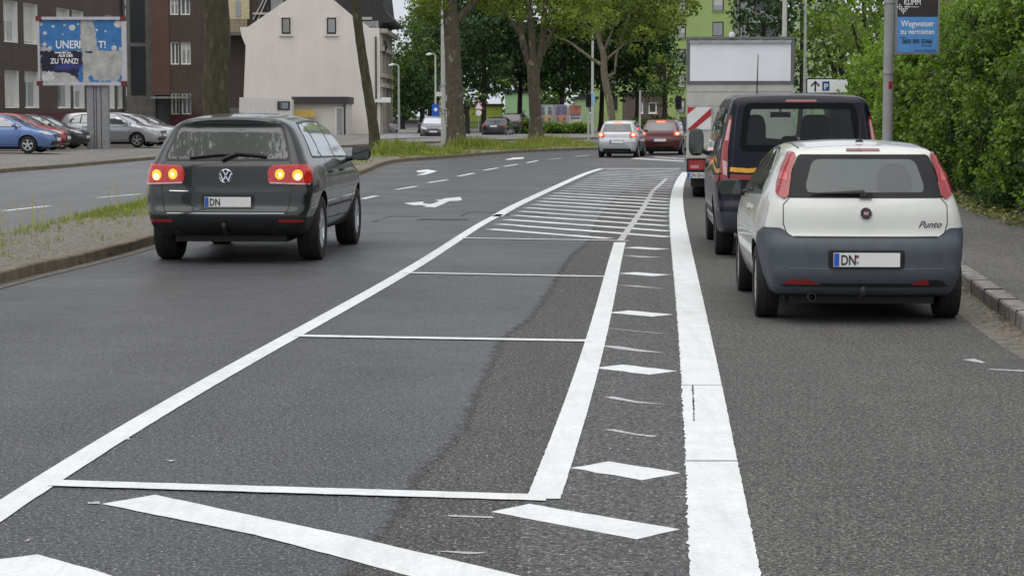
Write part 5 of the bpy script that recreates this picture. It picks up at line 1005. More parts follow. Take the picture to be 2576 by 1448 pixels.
# 5: slender pale tree behind the silver car
Y = 118; b = (*P(1546, 318, Y)[:2], .1)
cl = [(px(x, y, Y + dz), r) for x, y, dz, r in ((1480, 20, 0, 1.1), (1520, 45, -1, .9), (1560, 15, 0, 1.2), (1600, 40, 1, 1.1), (1650, 20, 0, 1.2), (1690, 40, -1, .9), (1720, 20, 0, .9), (1745, 15, 1, .5), (1715, 60, 0, .45), (1580, 80, 0, .7), (1620, 85, -1, .7), (1500, 85, 1, .5), (1640, 60, 1, .9), (1540, -20, 0, 1.2), (1630, -25, 0, 1.3), (1700, -20, 0, 1.2), (1565, 105, 0, .5), (1600, 125, 1, .5), (1660, 90, 0, .5), (1690, 75, 1, .5), (1660, 150, 0, .4), (1640, 195, 0, .35), (1610, 180, 0, .35))]
tree('plane_tree', 'slender pale-barked tree with a winding trunk behind the silver braking car', 'tree', b, [(b[0], Y, .05, .22), px(1535, 270, Y, .21), px(1524, 215, Y, .21), px(1519, 180, Y, .20), px(1518, 140, Y, .17), px(1508, 105, Y, .14), px(1500, 50, Y, .12), px(1515, -20, Y, .1)],
     [[px(1523, 195, Y, .09), px(1545, 185, Y, .08), px(1550, 140, Y, .07), px(1575, 60, Y, .07), px(1600, 0, Y, .05)], [px(1516, 165, Y, .10), px(1490, 150, Y, .09), px(1450, 120, Y, .07), px(1430, 105, Y, .05), px(1405, 95, Y, .035), px(1370, 70, Y, .02)], [px(1518, 130, Y, .08), px(1535, 90, Y, .06), px(1555, 30, Y, .04)], [px(1545, 120, Y, .05), px(1590, 105, Y, .04), px(1630, 100, Y, .03)], [px(1526, 150, Y, .08), px(1560, 120, Y, .06), px(1600, 90, Y, .04)], [px(1506, 95, Y, .07), px(1470, 60, Y, .05), px(1440, 40, Y, .03)]], cl + hi((6, Y), 12, 2.4, 1.4, (10, 14)), 265, .20, LM['plane'], BKL, PG, 1.3, 14)
# trees beyond the junction
BG = 'dark trees beyond the junction'
def bgtree(label, xp, Yb, zc, rx, rz, n, lm, per=88, ls=.31, name='broadleaf_tree', group=BG, tr=.22, bk=BKD, cr=(.9, 1.7)):
    x = (xp - CX) / F * Yb; cl = []
    for _ in range(n):
        d = RNG.normal(size=3); d /= np.linalg.norm(d); s = RNG.uniform(.35, 1) ** .6
        cl.append(((x + d[0] * rx * s, Yb + d[1] * rx * s * .8, max(.8, zc + d[2] * rz * s)), RNG.uniform(*cr)))
    return tree(name, label, 'tree', (x, Yb, .2), [(x, Yb, .15, tr), (x + .1, Yb, zc * .5, tr * .8), (x, Yb, zc, tr * .5)], [[(x, Yb, zc * .6, tr * .5), (x + rx * .5, Yb, zc, tr * .2)], [(x, Yb, zc * .6, tr * .5), (x - rx * .5, Yb, zc + .5, tr * .2)]], cl, per, ls, lm, bk, group)
bgtree('mid-green tree with the pale sky above it, just right of the white house', 1012, 196, 5.0, 2.3, 3.7, 36, LM['mid'], 56, .30)
bgtree('loose leafy tree top against the sky, left of the lamp pole', 1080, 176, 7.2, 2.4, 4.4, 34, LM['mid'], 42, .28)
bgtree('round dark bush-like tree behind the small car facing the camera', 1060, 158, 3.9, 1.7, 2.2, 26, LM['dark'], 80, .25, cr=(.7, 1.2))
bgtree('dark tree filling the gap between the stout trunk and the forked tree', 1215, 162, 8.2, 3.4, 5.0, 60, LM['dark'])
bgtree('dark tree behind the forked plane tree', 1305, 170, 8.6, 3.6, 5.0, 60, LM['dark'])
bgtree('dark tree above the poster wall', 1410, 166, 8.0, 3.5, 5.0, 60, LM['dark'])
bgtree('dark tree behind the slender pale trunk', 1510, 174, 8.0, 3.6, 5.0, 60, LM['dark'])
bgtree('dark tree in front of the green tower, left of the truck', 1600, 168, 7.4, 3.2, 4.8, 56, LM['dark'])
bgtree('lighter tree hanging in front of the lowest green tower windows', 1668, 164, 5.8, 1.5, 4.0, 26, LM['mid'], 68, .25, cr=(.6, 1.1))
bgtree('low leafy sapling with pale leaves beside the stout trunk', 1172, 150, 2.6, .9, 1.3, 12, LM['mid'], 40, .3, cr=(.4, .7))
bgtree('distant tree closing the street behind the small car', 1130, 205, 8.5, 4.5, 6, 50, LM['dark'])
bgtree('distant tree between the white house and the lamp posts', 1020, 222, 4.2, 4.2, 3.4, 44, LM['mid'])
# far wood closing the horizon
Cw = []; 
for _ in range(420):
    p, d = blob((RNG.uniform(-110, 150), RNG.uniform(290, 330), RNG.uniform(.5, 17)), RNG.uniform(2.2, 4.2), 90, .4); Cw.append(p)
Cw = np.concatenate(Cw); Cw = Cw[Cw[:, 2] > .2]; xw = Cw[:, 0] / Cw[:, 1] * F + CX; keep = ~((xw > 955) & (xw < 1040) & (Cw[:, 2] > 8)); Cw = Cw[keep]
tag(leaves('far_wood', Cw, 1.1, RNG.uniform(0, 1, len(Cw)), LM['mid']), 'far off wood closing the view behind the street trees', None, None, 'stuff')
RGp = 'trees behind the truck and the hedge'
bgtree('dark spreading conifer above the roof of the truck', 1915, 120, 7.0, 2.2, 2.6, 46, LM['dark'], 34, .30, 'conifer', RGp, cr=(.6, 1.2))
bgtree('tall dark tree behind the thin curved lamp post', 2010, 135, 8.2, 2.4, 5.5, 56, LM['dark'], 30, .34, group=RGp, cr=(.7, 1.4))
bgtree('bright yellow-green tree right of the thin lamp post', 2110, 88, 4.6, 1.8, 2.6, 50, LM['bright'], 60, .22, group=RGp, cr=(.5, .95))
bgtree('bright young tree next to the advertising pole', 2185, 80, 4.6, 1.5, 2.4, 46, LM['bright'], 64, .20, group=RGp, cr=(.5, .9))
bgtree('mid-green tree high behind the two bright trees', 2165, 112, 8.0, 2.2, 3.2, 46, LM['mid'], 44, .28, group=RGp, cr=(.6, 1.2))
bgtree('mid-green tree behind the hedge right of the advertising board', 2440, 66, 3.9, 1.7, 1.7, 30, LM['mid'], 80, .18, group=RGp, cr=(.5, .9))
# hedge along the right pavement
HP = catmull([(7.7, 14), (7.35, 22), (7.25, 29), (8.0, 37), (8.7, 46), (9.3, 54), (10.1, 63), (11.2, 68)], .25)
hroot = thing('hedge', 'tall dense green hedge lining the right pavement beside the parked cars', 'hedge', (8, 37, .13))
hb = np.array([8, 37, .13])
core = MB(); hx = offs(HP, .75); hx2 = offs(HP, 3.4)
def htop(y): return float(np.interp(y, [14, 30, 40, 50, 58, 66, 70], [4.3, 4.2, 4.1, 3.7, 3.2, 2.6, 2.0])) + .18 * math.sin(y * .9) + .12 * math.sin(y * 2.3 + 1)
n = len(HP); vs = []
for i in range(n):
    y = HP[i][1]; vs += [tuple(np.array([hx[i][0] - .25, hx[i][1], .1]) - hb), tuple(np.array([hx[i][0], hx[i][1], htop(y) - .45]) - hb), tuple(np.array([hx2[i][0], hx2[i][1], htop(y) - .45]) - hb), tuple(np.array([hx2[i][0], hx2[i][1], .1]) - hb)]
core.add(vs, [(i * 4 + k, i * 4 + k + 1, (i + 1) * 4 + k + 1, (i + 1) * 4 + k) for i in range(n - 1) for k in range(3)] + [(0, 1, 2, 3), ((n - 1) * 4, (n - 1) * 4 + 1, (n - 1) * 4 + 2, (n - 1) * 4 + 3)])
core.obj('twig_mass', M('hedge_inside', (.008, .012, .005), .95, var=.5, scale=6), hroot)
C, T, N = [], [], []
y = 20.0
hp = [tuple(p) for p in HP]
for _ in range(950):
    y = RNG.uniform(20, 67.5); top = htop(y); u = RNG.uniform(0, 1); x0 = atY(hp, y)
    if u < .80: z = .15 + (top - .1) * RNG.uniform(0, 1) ** .95; x = x0 + .38 + .22 * (z / 4) + RNG.uniform(-.28, .34) - .25 * math.sin(z * 1.3 + y * .6) * .4
    else: z = top + RNG.uniform(-.35, .12); x = x0 + .5 + RNG.uniform(0, 2.2)
    r = RNG.uniform(.22, .5); near = y < 46
    k = int((480 if near else 260) * r * r * 3.2); p, d = blob((x, y, z), (r * .8, r, r * .85), k, .45)
    b = np.clip(RNG.normal(.34 + .06 * (z - 1.5), .22) + (.22 if y > 45 else 0), .02, 1); C.append(p); N.append(d * .6 + np.array([-.35, -.25, .5])); T.append(np.clip(b + d[:, 2] * .25 - d[:, 0] * .08 + RNG.normal(0, .15, k), 0, 1))  # tint rises with height, painting top light into the hedge leaves
# sprigs reaching out
for _ in range(420):
    y = RNG.uniform(20, 66); top = htop(y); z = RNG.uniform(.3, top + .25); x = atY(hp, y) + RNG.uniform(-.12, .3) + (.3 if z > top - .2 else 0); k = 16; t = RNG.uniform(0, 1, k)[:, None]
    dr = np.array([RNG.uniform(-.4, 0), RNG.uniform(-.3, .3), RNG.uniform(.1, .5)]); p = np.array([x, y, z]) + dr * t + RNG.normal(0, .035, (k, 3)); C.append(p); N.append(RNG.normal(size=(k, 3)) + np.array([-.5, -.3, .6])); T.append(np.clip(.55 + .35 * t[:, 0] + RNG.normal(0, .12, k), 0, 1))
C = np.concatenate(C); T = np.concatenate(T); N = np.concatenate(N); N /= np.linalg.norm(N, axis=1)[:, None]
ok = C[:, 2] > .12; C, T, N = C[ok], T[ok], N[ok]
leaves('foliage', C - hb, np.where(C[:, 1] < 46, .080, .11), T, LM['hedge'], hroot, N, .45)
# ivy and litter under the hedge
k = 5000; yy = RNG.uniform(20, 55, k); xx = np.array([atY(hp, v) for v in yy]) + RNG.normal(-.12, .16, k)
tag(leaves('hedge_litter', np.stack([xx, yy, .15 + np.abs(RNG.normal(0, .05, k))], 1), .06, RNG.uniform(.4, 1, k), leaf_mat('leaf_litter', (.10, .07, .03), (.20, .22, .06), .2), None, np.tile([0, 0, 1.], (k, 1)), .6), 'low ivy and fallen leaves along the foot of the hedge', None, None, 'stuff')
k = 500; yy = RNG.uniform(13, 22, k); xx = np.array([atY(ROADRt, v) for v in yy]) - np.abs(RNG.normal(0, .13, k))
tag(leaves('gutter_litter', np.stack([xx, yy, .014 + np.abs(RNG.normal(0, .008, k))], 1), .035, RNG.uniform(.2, 1, k), leaf_mat('leaf_litter_dry', (.10, .05, .02), (.28, .20, .08), .1), None, np.tile([0, 0, 1.], (k, 1)), .8), 'dry leaf crumbs lying in the gutter at the right kerb', None, None, 'stuff')
# low hedges and shrubs far off
def shrub(label, x0, x1, yb, yt, Ys, lm, n, ls=.25, name='shrub', group=None):
    a, b_ = P(x0, yb, Ys), P(x1, yt, Ys); root = thing(name, label, name.replace('_', ' '), (a[0], Ys, .23), 0, group); bx = np.array([a[0], Ys, .23]); h = max(.6, b_[2] - .2)
    cl = [((RNG.uniform(a[0], b_[0]), Ys + RNG.uniform(-.5, .5), .3 + RNG.uniform(0, 1) * h * .85), RNG.uniform(.3, .55)) for _ in range(n)]
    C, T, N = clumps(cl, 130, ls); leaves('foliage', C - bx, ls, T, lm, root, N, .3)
    s = MB(); [s.tube([(random.uniform(0, b_[0] - a[0]), random.uniform(-.3, .3), -.1), (random.uniform(0, b_[0] - a[0]), random.uniform(-.3, .3), h * .7)], .02, 5) for _ in range(6)]; s.obj('stems', BKD, root)
shrub('clipped low green hedge below the colourful poster wall', 1372, 1482, 345, 318, 150, LM['hedge'], 90, .26, 'low_hedge')
shrub('leafy shrub between the black saloon and the forked tree', 1288, 1336, 345, 302, 149, LM['hedge'], 44, .24)
shrub('low shrubs at the foot of the green tower behind the red car', 1590, 1720, 318, 296, 165, LM['mid'], 60, .26)
# grass on the median
def grass():
    pts = []; mr = [tuple(p) for p in MEDR]; ml = [tuple(p) for p in MEDL]
    trees = [(-5.62, 40), (b2[0], 81), (b3[0], 94), (b4[0], 103)]
    X, Yv, H, T = [], [], [], []
    def put(x, y, h, t):
        X.append(x); Yv.append(y); H.append(h); T.append(t)
    def edge(y): return atY(ml, y), atY(mr, y)
    n = 0
    while n < 30000:
        y = RNG.uniform(17, 104) if RNG.uniform() > .45 else RNG.uniform(17, 40); l, r = edge(min(y, 103.9)); x = RNG.uniform(l + .02, r - .15); n += 1
        f = .5 + .5 * math.sin(x * 2.1 + y * .7) * math.sin(y * 1.3 - x); e = math.exp(-(x - l) / .35)
        if y < 40: dens = .010 + .22 * e * f + (.6 if (y < 22.8 and x < -5.5 - (y - 20) * .15) else 0) + (.5 if 31 < y < 40 else 0) * e; h = .035 + .08 * RNG.uniform() ** 2 + .08 * e * RNG.uniform()
        else:
            dt = min(math.hypot(x - a, (y - b_)) for a, b_ in trees); g = math.exp(-(dt / 2.7) ** 2); dens = .010 + g * 1.5; h = .04 + .06 * RNG.uniform() + .66 * g * RNG.uniform(.25, 1)
        if RNG.uniform() < dens:
            for _ in range(4 if y < 40 else 6): put(x + RNG.normal(0, .04 if y < 40 else .10), y + RNG.normal(0, .05 if y < 40 else .14), h * RNG.uniform(.6, 1.2), RNG.uniform(.05, .6) + (.25 if f > .7 else 0) + (.25 if y > 96 else 0))
    for _ in range(40):  # tall seed stalks on the far edge
        y = RNG.uniform(22, 37); l, r = edge(y); x = l + RNG.uniform(.0, .25); put(x, y, RNG.uniform(.3, .6), .9)
    X, Yv, H, T = map(np.array, (X, Yv, H, T)); k = len(X); a = RNG.uniform(0, 6.28, k); w = np.where(Yv < 40, .006, .018) * (1 + (Yv > 40) * .5); lean = RNG.normal(0, .35, (k, 2)) * H[:, None]
    B = np.stack([X, Yv, np.full(k, .11)], 1); D = np.stack([np.cos(a) * w, np.sin(a) * w, np.zeros(k)], 1); M1 = B + np.stack([lean[:, 0] * .35, lean[:, 1] * .35, H * .6], 1); E = B + np.stack([lean[:, 0], lean[:, 1], H], 1)
    V = np.stack([B - D, B + D, M1 + D * .8, M1 - D * .8, E], 1).reshape(-1, 3); me = bpy.data.meshes.new('grass'); fs = []
    for i in range(k): o = 5 * i; fs += [(o, o + 1, o + 2, o + 3), (o + 3, o + 2, o + 4)]
    me.from_pydata(V.tolist(), [], fs); me.update(); at = me.attributes.new('tint', 'FLOAT', 'POINT'); at.data.foreach_set('value', np.repeat(np.clip(T, 0, 1), 5).astype(np.float32))
    tag(link('grass', me, LM['grass']), 'long dry grass and weeds growing on the gravel median', None, None, 'stuff')
b2 = P(944, 372, 81); b3 = P(1148, 365, 94); b4 = P(1349, 358, 103)
grass()
# ---------------------------------------------------------------- buildings
def wall_holes(mb, w, h, holes, depth=.18, mi=0, mr=1):
    """wall in local xz plane facing -y, holes (x0,x1,z0,z1) with reveals going +y"""
    xs = sorted({0, w, *[v for q in holes for v in q[:2]]}); zs = sorted({0, h, *[v for q in holes for v in q[2:]]})
    for i in range(len(xs) - 1):
        for j in range(len(zs) - 1):
            cx, cz = (xs[i] + xs[i + 1]) / 2, (zs[j] + zs[j + 1]) / 2
            if any(a < cx < b and c < cz < d for a, b, c, d in holes): continue
            mb.add([(xs[i], 0, zs[j]), (xs[i + 1], 0, zs[j]), (xs[i + 1], 0, zs[j + 1]), (xs[i], 0, zs[j + 1])], [(0, 1, 2, 3)], mi)
    for a, b, c, d in holes:
        for q in (((a, c), (a, d)), ((b, d), (b, c)), ((a, d), (b, d)), ((b, c), (a, c))):
            (x0, z0), (x1, z1) = q; mb.add([(x0, 0, z0), (x1, 0, z1), (x1, depth, z1), (x0, depth, z0)], [(0, 1, 2, 3)], mr)
def window(root, a, b, c, d, y, frame, pane, mull=1, fw=.07, sill=None, blind=None, nm='window'):
    f = MB()
    for q in ((a, a + fw, c, d), (b - fw, b, c, d), (a + fw, b - fw, c, c + fw), (a + fw, b - fw, d - fw, d)): f.b2((q[0], y - .03, q[2]), (q[1], y + .03, q[3]))
    for k in range(1, mull): x = a + (b - a) * k / mull; f.b2((x - fw * .6, y - .028, c + fw), (x + fw * .6, y + .028, d - fw))
    o = f.obj(nm, frame, root); p = MB(); p.add([(a + fw, y, c + fw), (b - fw, y, c + fw), (b - fw, y, d - fw), (a + fw, y, d - fw)], [(0, 1, 2, 3)]); p.obj('pane', pane, o)
    if blind: bl = MB(); bl.b2((a + fw, y - .012, d - fw - (d - c) * blind), (b - fw, y - .006, d - fw)); bl.obj('blind', MT['blind'], o)
    if sill: s = MB(); s.b2((a - .08, -.10, c - .08), (b + .08, y - .03, c - .004)); s.obj('sill', sill, o)
    return o
MT['blind'] = M('window_blind', (.55, .55, .52), .7, var=.08, scale=3)
MT['wf'] = M('window_frame_white', (.72, .72, .70), .5, var=.06); MT['wd'] = M('window_frame_dark', (.03, .022, .018), .5)
MT['pane'] = glass_mat('house_glass', (.10, .11, .115), .16, .05); MT['paned'] = glass_mat('house_glass_dark', (.03, .035, .04), .18, .05); MT['panel'] = glass_mat('house_glass_curtain', (.30, .31, .30), .12, .1)
brick = brick_mat('brick_brown', (.085, .057, .045), (.125, .084, .067), (.06, .046, .038), 2.2, .5, .25, .05)
plum = M('render_redbrown', (.115, .058, .047), .8, var=.15, scale=1.2); maroon = M('base_maroon', (.085, .018, .026), .8, var=.2); greyc = M('concrete_grey', (.13, .125, .115), .85, var=.25, scale=1.5)
def brick_building():
    th = math.atan2(.993, .12); root = thing('apartment_building', 'dark brown brick apartment block with white windows and a glass-block stairwell, behind the parked cars', 'building', (-23.1, 95, .23), th)
    d = np.array([.12, .993]); o = np.array([-23.1, 95.])
    def u(px_): # facade coordinate seen in pixel column
        r = (px_ - CX) / F; return (r * o[1] - o[0]) / (d[0] - r * d[1])
    def zz(y, px_): Yv = 95 + .993 * u(px_); return CAMH + (HOR - y) / F * Yv - .23
    cols = [(18, 53), (68, 103), (150, 182), (189, 217), (272, 292), (299, 315)]; L = u(322); holes = []; u0 = -14
    for i, (a, b) in enumerate(cols):
        for k in (0, 1, 2):
            zb = zz(272, 40) + k * 3.0; holes.append((u(a) - u0, u(b) - u0, zb, zb + (1.72 if k != 1 else 1.9)))
    for a in (-5.2, -9.5):
        for k in (0, 1, 2): zb = zz(272, 40) + k * 3.0; holes.append((a - u0, a + 2.4 - u0, zb, zb + 1.75))
    mb = MB(); wall_holes(mb, L - u0, 10.5, holes, .28); w = mb.obj('wall', [brick, MT['wf']], root, recalc=False); w.location = (u0, 0, 0)
    for i, h in enumerate(holes):
        o_ = window(root, *h, .26, MT['wf'], MT['panel'] if i % 3 else MT['pane'], 2 if i % 2 else 1, .07, None, .45 if i % 4 == 1 else (.9 if i % 4 == 0 else .25)); o_.location = (u0, 0, 0)
    bs = MB(); bs.b2((u0, -.06, -.3), (L, .02, zz(281, 150) * .98)); bs.obj('plinth', maroon, root)
    bd = MB(); bd.b2((u0, .30, -.3), (L, 11, 10.4)); bd.obj('building_core', M('core_dark', (.03, .025, .022), .9), root)
    dp = MB(); dp.tube([(L - .8, -.1, .2), (L - .8, -.1, 10.4)], .07, 8); dp.obj('downpipe', MT['rimd'], root)
    # stairwell and cross wing stand square to the road
    inv = Matrix.Rotation(-th, 4, 'Z') @ Matrix.Translation((23.1, -95, -.23))
    def put(ob, x, Yv, z=.23, rz=0): ob.matrix_local = inv @ Matrix.Translation((x, Yv, z)) @ Matrix.Rotation(rz, 4, 'Z'); return ob
    Yw = 122.0; s = Yw / F; X = lambda p: (p - CX) * s; Z = lambda y: CAMH + (HOR - y) * s - .23
    st = MB(); gx0, gx1 = X(318), X(390); st.b2((0, 0, -.3), (gx1 - gx0, .3, 11.5)); so_ = put(st.obj('stairwell', greyc, root), gx0, Yw + .6)
    gbm = glass_mat('glass_block', (.035, .042, .045), .10, .2); W_ = X(366) - X(330); nx = 8; hh = W_ / nx
    for za_, zb2 in ((Z(240), Z(118)), (Z(108), 11.0)):
        gb = MB(); gb.b2((-.02, -.02, za_), (W_ + .02, .02, zb2))
        for k in range(int((zb2 - za_) / hh)):
            for i in range(nx): gb.b2((i * hh + .015, -.04, za_ + k * hh + .015), ((i + 1) * hh - .015, -.015, za_ + (k + 1) * hh - .015))
        put(gb.obj('glass_block_window', gbm, root), X(330), Yw + .6)
    rb = MB(); x0, x1 = X(388), X(431); rb.b2((0, 0, Z(240)), (x1 - x0, 9, 11.5)); put(rb.obj('red_bay', plum, root), x0, Yw - .05)
    eb = MB(); eb.b2((0, .8, -.3), (x1 - x0, 3, Z(240))); put(eb.obj('entrance_wall', greyc, root), x0, Yw)
    cn = MB(); cn.b2((0, -1.4, Z(249)), (X(478) - x0, .7, Z(244))); put(cn.obj('entrance_canopy', M('canopy', (.26, .26, .25), .6), root), x0 + .1, Yw)
    dr = MB(); dr.b2((0, .72, -.05), (1.1, .79, 2.3)); put(dr.obj('door', MT['pane'], root), X(394), Yw)
    x2 = X(515); holes = []
    for y0, y1 in ((0, 41), (108, 164), (236, 288), (-106, -62)):
        for a, b in ((428 + 6, 455), (460, 484)): holes.append((X(a) - x1, X(b) - x1, max(.5, Z(y1)), Z(y0)))
    mb = MB(); wall_holes(mb, x2 - x1, 11.5, holes, .2); w = put(mb.obj('wall', [brick, MT['wf']], root, recalc=False), x1, Yw)
    for i, h in enumerate(holes): put(window(root, *h, .18, MT['wf'], MT['pane'] if i % 3 else MT['panel'], 2, .07, None, .3 if i % 3 == 0 else None), x1, Yw)
    c2 = MB(); c2.b2((0, .22, -.3), (x2 - x1, 9, 11.45)); put(c2.obj('building_core', bpy.data.materials['core_dark'], root), x1, Yw)
    sd = MB(); sd.b2((-.0, -.0, -.3), (.25, 9, 11.5)); put(sd.obj('side_wall', brick, root), x2 + .002, Yw + .003)
    pl = MB(); pl.b2((0, -.05, -.3), (x2 - x1, .0, Z(288))); put(pl.obj('plinth', maroon, root), x1, Yw - .003)
brick_building()
def white_house():
    Yh = 150.; s = Yh / F; X0 = (785 - CX) * s; root = thing('gable_house', 'white rendered gable house with two small windows and a dark mansard roof', 'building', (X0, Yh, .23))
    X = lambda p: (p - CX) * s - X0; Z = lambda y: CAMH + (HOR - y) * s - .23
    render = M('render_white', (.69, .64, .59), .85, var=.07, scale=.7, bmp=.1, stretch=(1.2, 1, .5)); slate = M('roof_slate', (.030, .029, .031), .7, var=.3, scale=3, bmp=.3); trim = M('trim_stone', (.42, .40, .36), .8, var=.2)
    out = [(610, 352), (622, 118), (613, 96), (608, 72), (628, 70.5), (732, 0), (791, -40), (838, 0), (889, 43), (910, 56), (933, 73), (955.6, 73), (957, 110), (957, 352)]
    mb = MB(); mb.prism([(X(a), Z(b)) for a, b in out], 0, .35); mb.obj('gable_wall', render, root)
    bd = MB(); bd.b2((X(622), .36, -.3), (X(956), 13, Z(74))); bd.obj('house_body', trim, root)
    for a, b in ((712, 735), (825, 849)):
        f = MB(); f.b2((X(a) - .12, -.05, Z(89)), (X(a), -.005, Z(48))); f.b2((X(b), -.05, Z(89)), (X(b) + .12, -.005, Z(48))); f.b2((X(a) - .12, -.05, Z(48)), (X(b) + .12, -.005, Z(48) + .12)); f.b2((X(a) - .16, -.14, Z(89) - .13), (X(b) + .16, -.005, Z(89)))
        w = f.obj('window', M('surround', (.66, .61, .56), .8), root)
        g = MB(); g.b2((X(a) + .002, -.03, Z(89) + .002), (X(b) - .002, -.004, Z(48) - .002)); g.obj('window_frame', MT['wd'], w)
        p = MB(); p.b2((X(a) + .11, -.036, Z(89) + .14), (X(b) - .11, -.031, Z(48) - .10)); p.obj('pane', MT['panel'] if a < 800 else MT['pane'], w)
    rf = MB(); ro = [(640, 74), (640, 40), (648, 22), (690, -50), (935, -50), (962, -25), (968, 28), (978, 40), (990, 50), (990, 58), (962, 60), (956, 74)]
    rf.prism([(X(a), Z(b)) for a, b in ro], .4, 13.2); r = rf.obj('roof', slate, root)
    fa = MB(); fa.b2((X(888), .1, Z(53)), (X(938), .38, Z(46))); fa.b2((X(640), .1, Z(40)), (X(682), .38, Z(35))); fa.b2((X(908), .2, Z(72)), (X(953), .38, Z(56)))
    fa.obj('roof_fascia', [trim], r); dm = MB(); dm.b2((X(686), .05, Z(42)), (X(716), .39, Z(-40))); dm.obj('dormer', M('dormer_grey', (.25, .25, .25), .6), r)
    dw = MB(); dw.b2((X(912), .1, Z(70)), (X(948), .19, Z(57))); dw.obj('dormer_window', MT['paned'], r)
    ant = MB(); ant.tube([(X(648), .3, Z(60)), (X(690), .3, Z(-30))], .05, 6); ant.tube([(X(640), .3, Z(52)), (X(672), .3, Z(-6))], .05, 6); ant.obj('roof_ladder', trim, r)
    xf = X(956); co = MB()
    for zc, pr in ((Z(80), .55), (Z(125), .35), (Z(190), .25), (Z(215), .3)): co.b2((xf, .1, zc - .15), (xf + pr, 13.1, zc + .15))
    for y in (.3, 4.2, 8.6, 12.6): co.b2((xf, y, -.2), (xf + .18, y + .5, Z(86)))
    co.obj('facade_cornices', M('cornice', (.36, .33, .28), .85, var=.25), root)
    for y in (1.6, 5.6, 9.8):
        for z0 in (.6, 4.0, 7.0): w = MB(); w.b2((xf, y, z0), (xf + .06, y + 1.6, z0 + 1.8)); w.obj('front_window', MT['paned'], root)
    pi = MB(); pi.tube([(xf - .25, -.08, .0), (xf - .25, -.08, Z(95))], .06, 8); pi.tube([(xf + .35, .6, Z(105)), (xf + .5, .7, Z(118)), (xf + .25, .8, Z(135))], .1, 8); pi.obj('downpipe', MT['rimd'], root)
    sg = MB(); sg.b2((xf - .3, -.3, Z(258)), (xf + .75, -.12, Z(250))); sg.b2((xf + .1, -.28, Z(259)), (xf + .8, .4, Z(246))); sg.obj('shop_sign', MT['platew'], root)
    ba = MB(); ba.b2((X(870), -.1, -.3), (X(952), -.01, Z(337))); ba.obj('plinth', greyc, root)
white_house()
def annex():
    Yh = 143.; s = Yh / F; X0 = (740 - CX) * s; root = thing('garage_annex', 'low white garage annex with a dark flat roof edge against the white gable house', 'building', (X0, Yh, .23)); X = lambda p: (p - CX) * s - X0; Z = lambda y: CAMH + (HOR - y) * s - .23
    wm = M('annex_white', (.58, .55, .51), .8, var=.08, scale=.8)
    w = MB(); w.b2((X(739), .2, -.3), (X(872), 5.5, Z(262))); w.obj('wall', wm, root)
    r = MB(); r.b2((X(736), -.1, Z(262)), (X(876), 5.6, Z(244))); r.obj('flat_roof', M('fascia_dark', (.045, .04, .04), .6), root)
    h = MB(); h.prism([(X(609), -.3), (X(742), -.3), (X(742), Z(252)), (X(612), Z(246))], -1.5, .19); h.obj('shed_wall', M('shed_grey', (.62, .60, .57), .8, var=.1), root)
    wi = MB(); wi.b2((X(706), -1.56, Z(277)), (X(737), -1.51, Z(256))); o = wi.obj('window', MT['wd'], root); p = MB(); p.b2((X(710), -1.58, Z(274)), (X(733), -1.565, Z(259))); p.obj('pane', MT['paned'], o)
    d = MB(); d.b2((X(844), .12, -.1), (X(866), .19, Z(270))); do = d.obj('door', MT['wf'], root); d2 = MB(); d2.b2((X(847.5), .10, -.1), (X(862), .118, Z(273))); d2.obj('door_leaf', M('door_grey', (.28, .28, .28), .6), do)
    po = MB(); po.tube([(X(868), -.05, -.2), (X(868), -.05, Z(262))], .07, 8); po.obj('downpipe', MT['rimd'], root)
    y = MB(); y.b2((X(741), -.2, Z(296)), (X(794), -.1, Z(277))); sg = thing('yellow_sign', 'yellow board standing against the white garage annex, above the roof of the SUV', 'sign', (X0, Yh, .23)); y.obj('board', M('sign_yellow', (.55, .38, .10), .6), sg); y2 = MB(); y2.b2((X(745), -.15, -.2), (X(750), -.12, Z(296))); y2.b2((X(785), -.15, -.2), (X(790), -.12, Z(296))); y2.obj('post', MT['steel'], sg)
annex()
def back_building():
    Yh = 172.; s = Yh / F; X0 = (575 - CX) * s; root = thing('rear_building', 'brown rear building with a cream balcony, seen between the brick block and the white house', 'building', (X0, Yh, .23)); X = lambda p: (p - CX) * s - X0; Z = lambda y: CAMH + (HOR - y) * s - .23
    b = MB(); b.b2((X(500), 1.2, -.3), (X(650), 12, Z(-60))); b.obj('wall', brick_mat('brick_rear', (.06, .042, .034), (.08, .055, .045), (.05, .04, .034), 2.2, .5, .25, .05), root)
    c = MB(); c.b2((X(565), 1.0, Z(50)), (X(628), 1.19, Z(-10))); c.obj('balcony_back_wall', M('cream', (.50, .45, .29), .8), root)
    w = MB(); w.b2((X(594), .95, Z(44)), (X(606), .99, Z(4))); w.obj('window', MT['pane'], root)
    sl_ = MB(); sl_.b2((X(560), -.6, Z(92)), (X(632), 1.18, Z(84))); sl_.obj('balcony_slab', greyc, root)
    r = MB(); [r.box((X(p), -.55, (Z(84) + Z(52)) / 2), (.06, .05, Z(52) - Z(84))) for p in np.arange(563, 630, 3.2)]; r.b2((X(562), -.6, Z(53)), (X(629), -.52, Z(51))); r.obj('balcony_railing', M('railing_tan', (.42, .34, .23), .7), root)
    y = MB(); y.b2((X(514), .9, Z(215)), (X(531), 1.1, Z(158))); y.obj('amber_sign', M('sign_amber', (.55, .42, .12), .6, var=.5, scale=1.5), root)  # yellow-orange sign in its own plain colour
    wl = MB(); wl.b2((X(500), -2.5, -.3), (X(620), -2.2, Z(272))); wl.obj('yard_wall', greyc, root)
back_building()
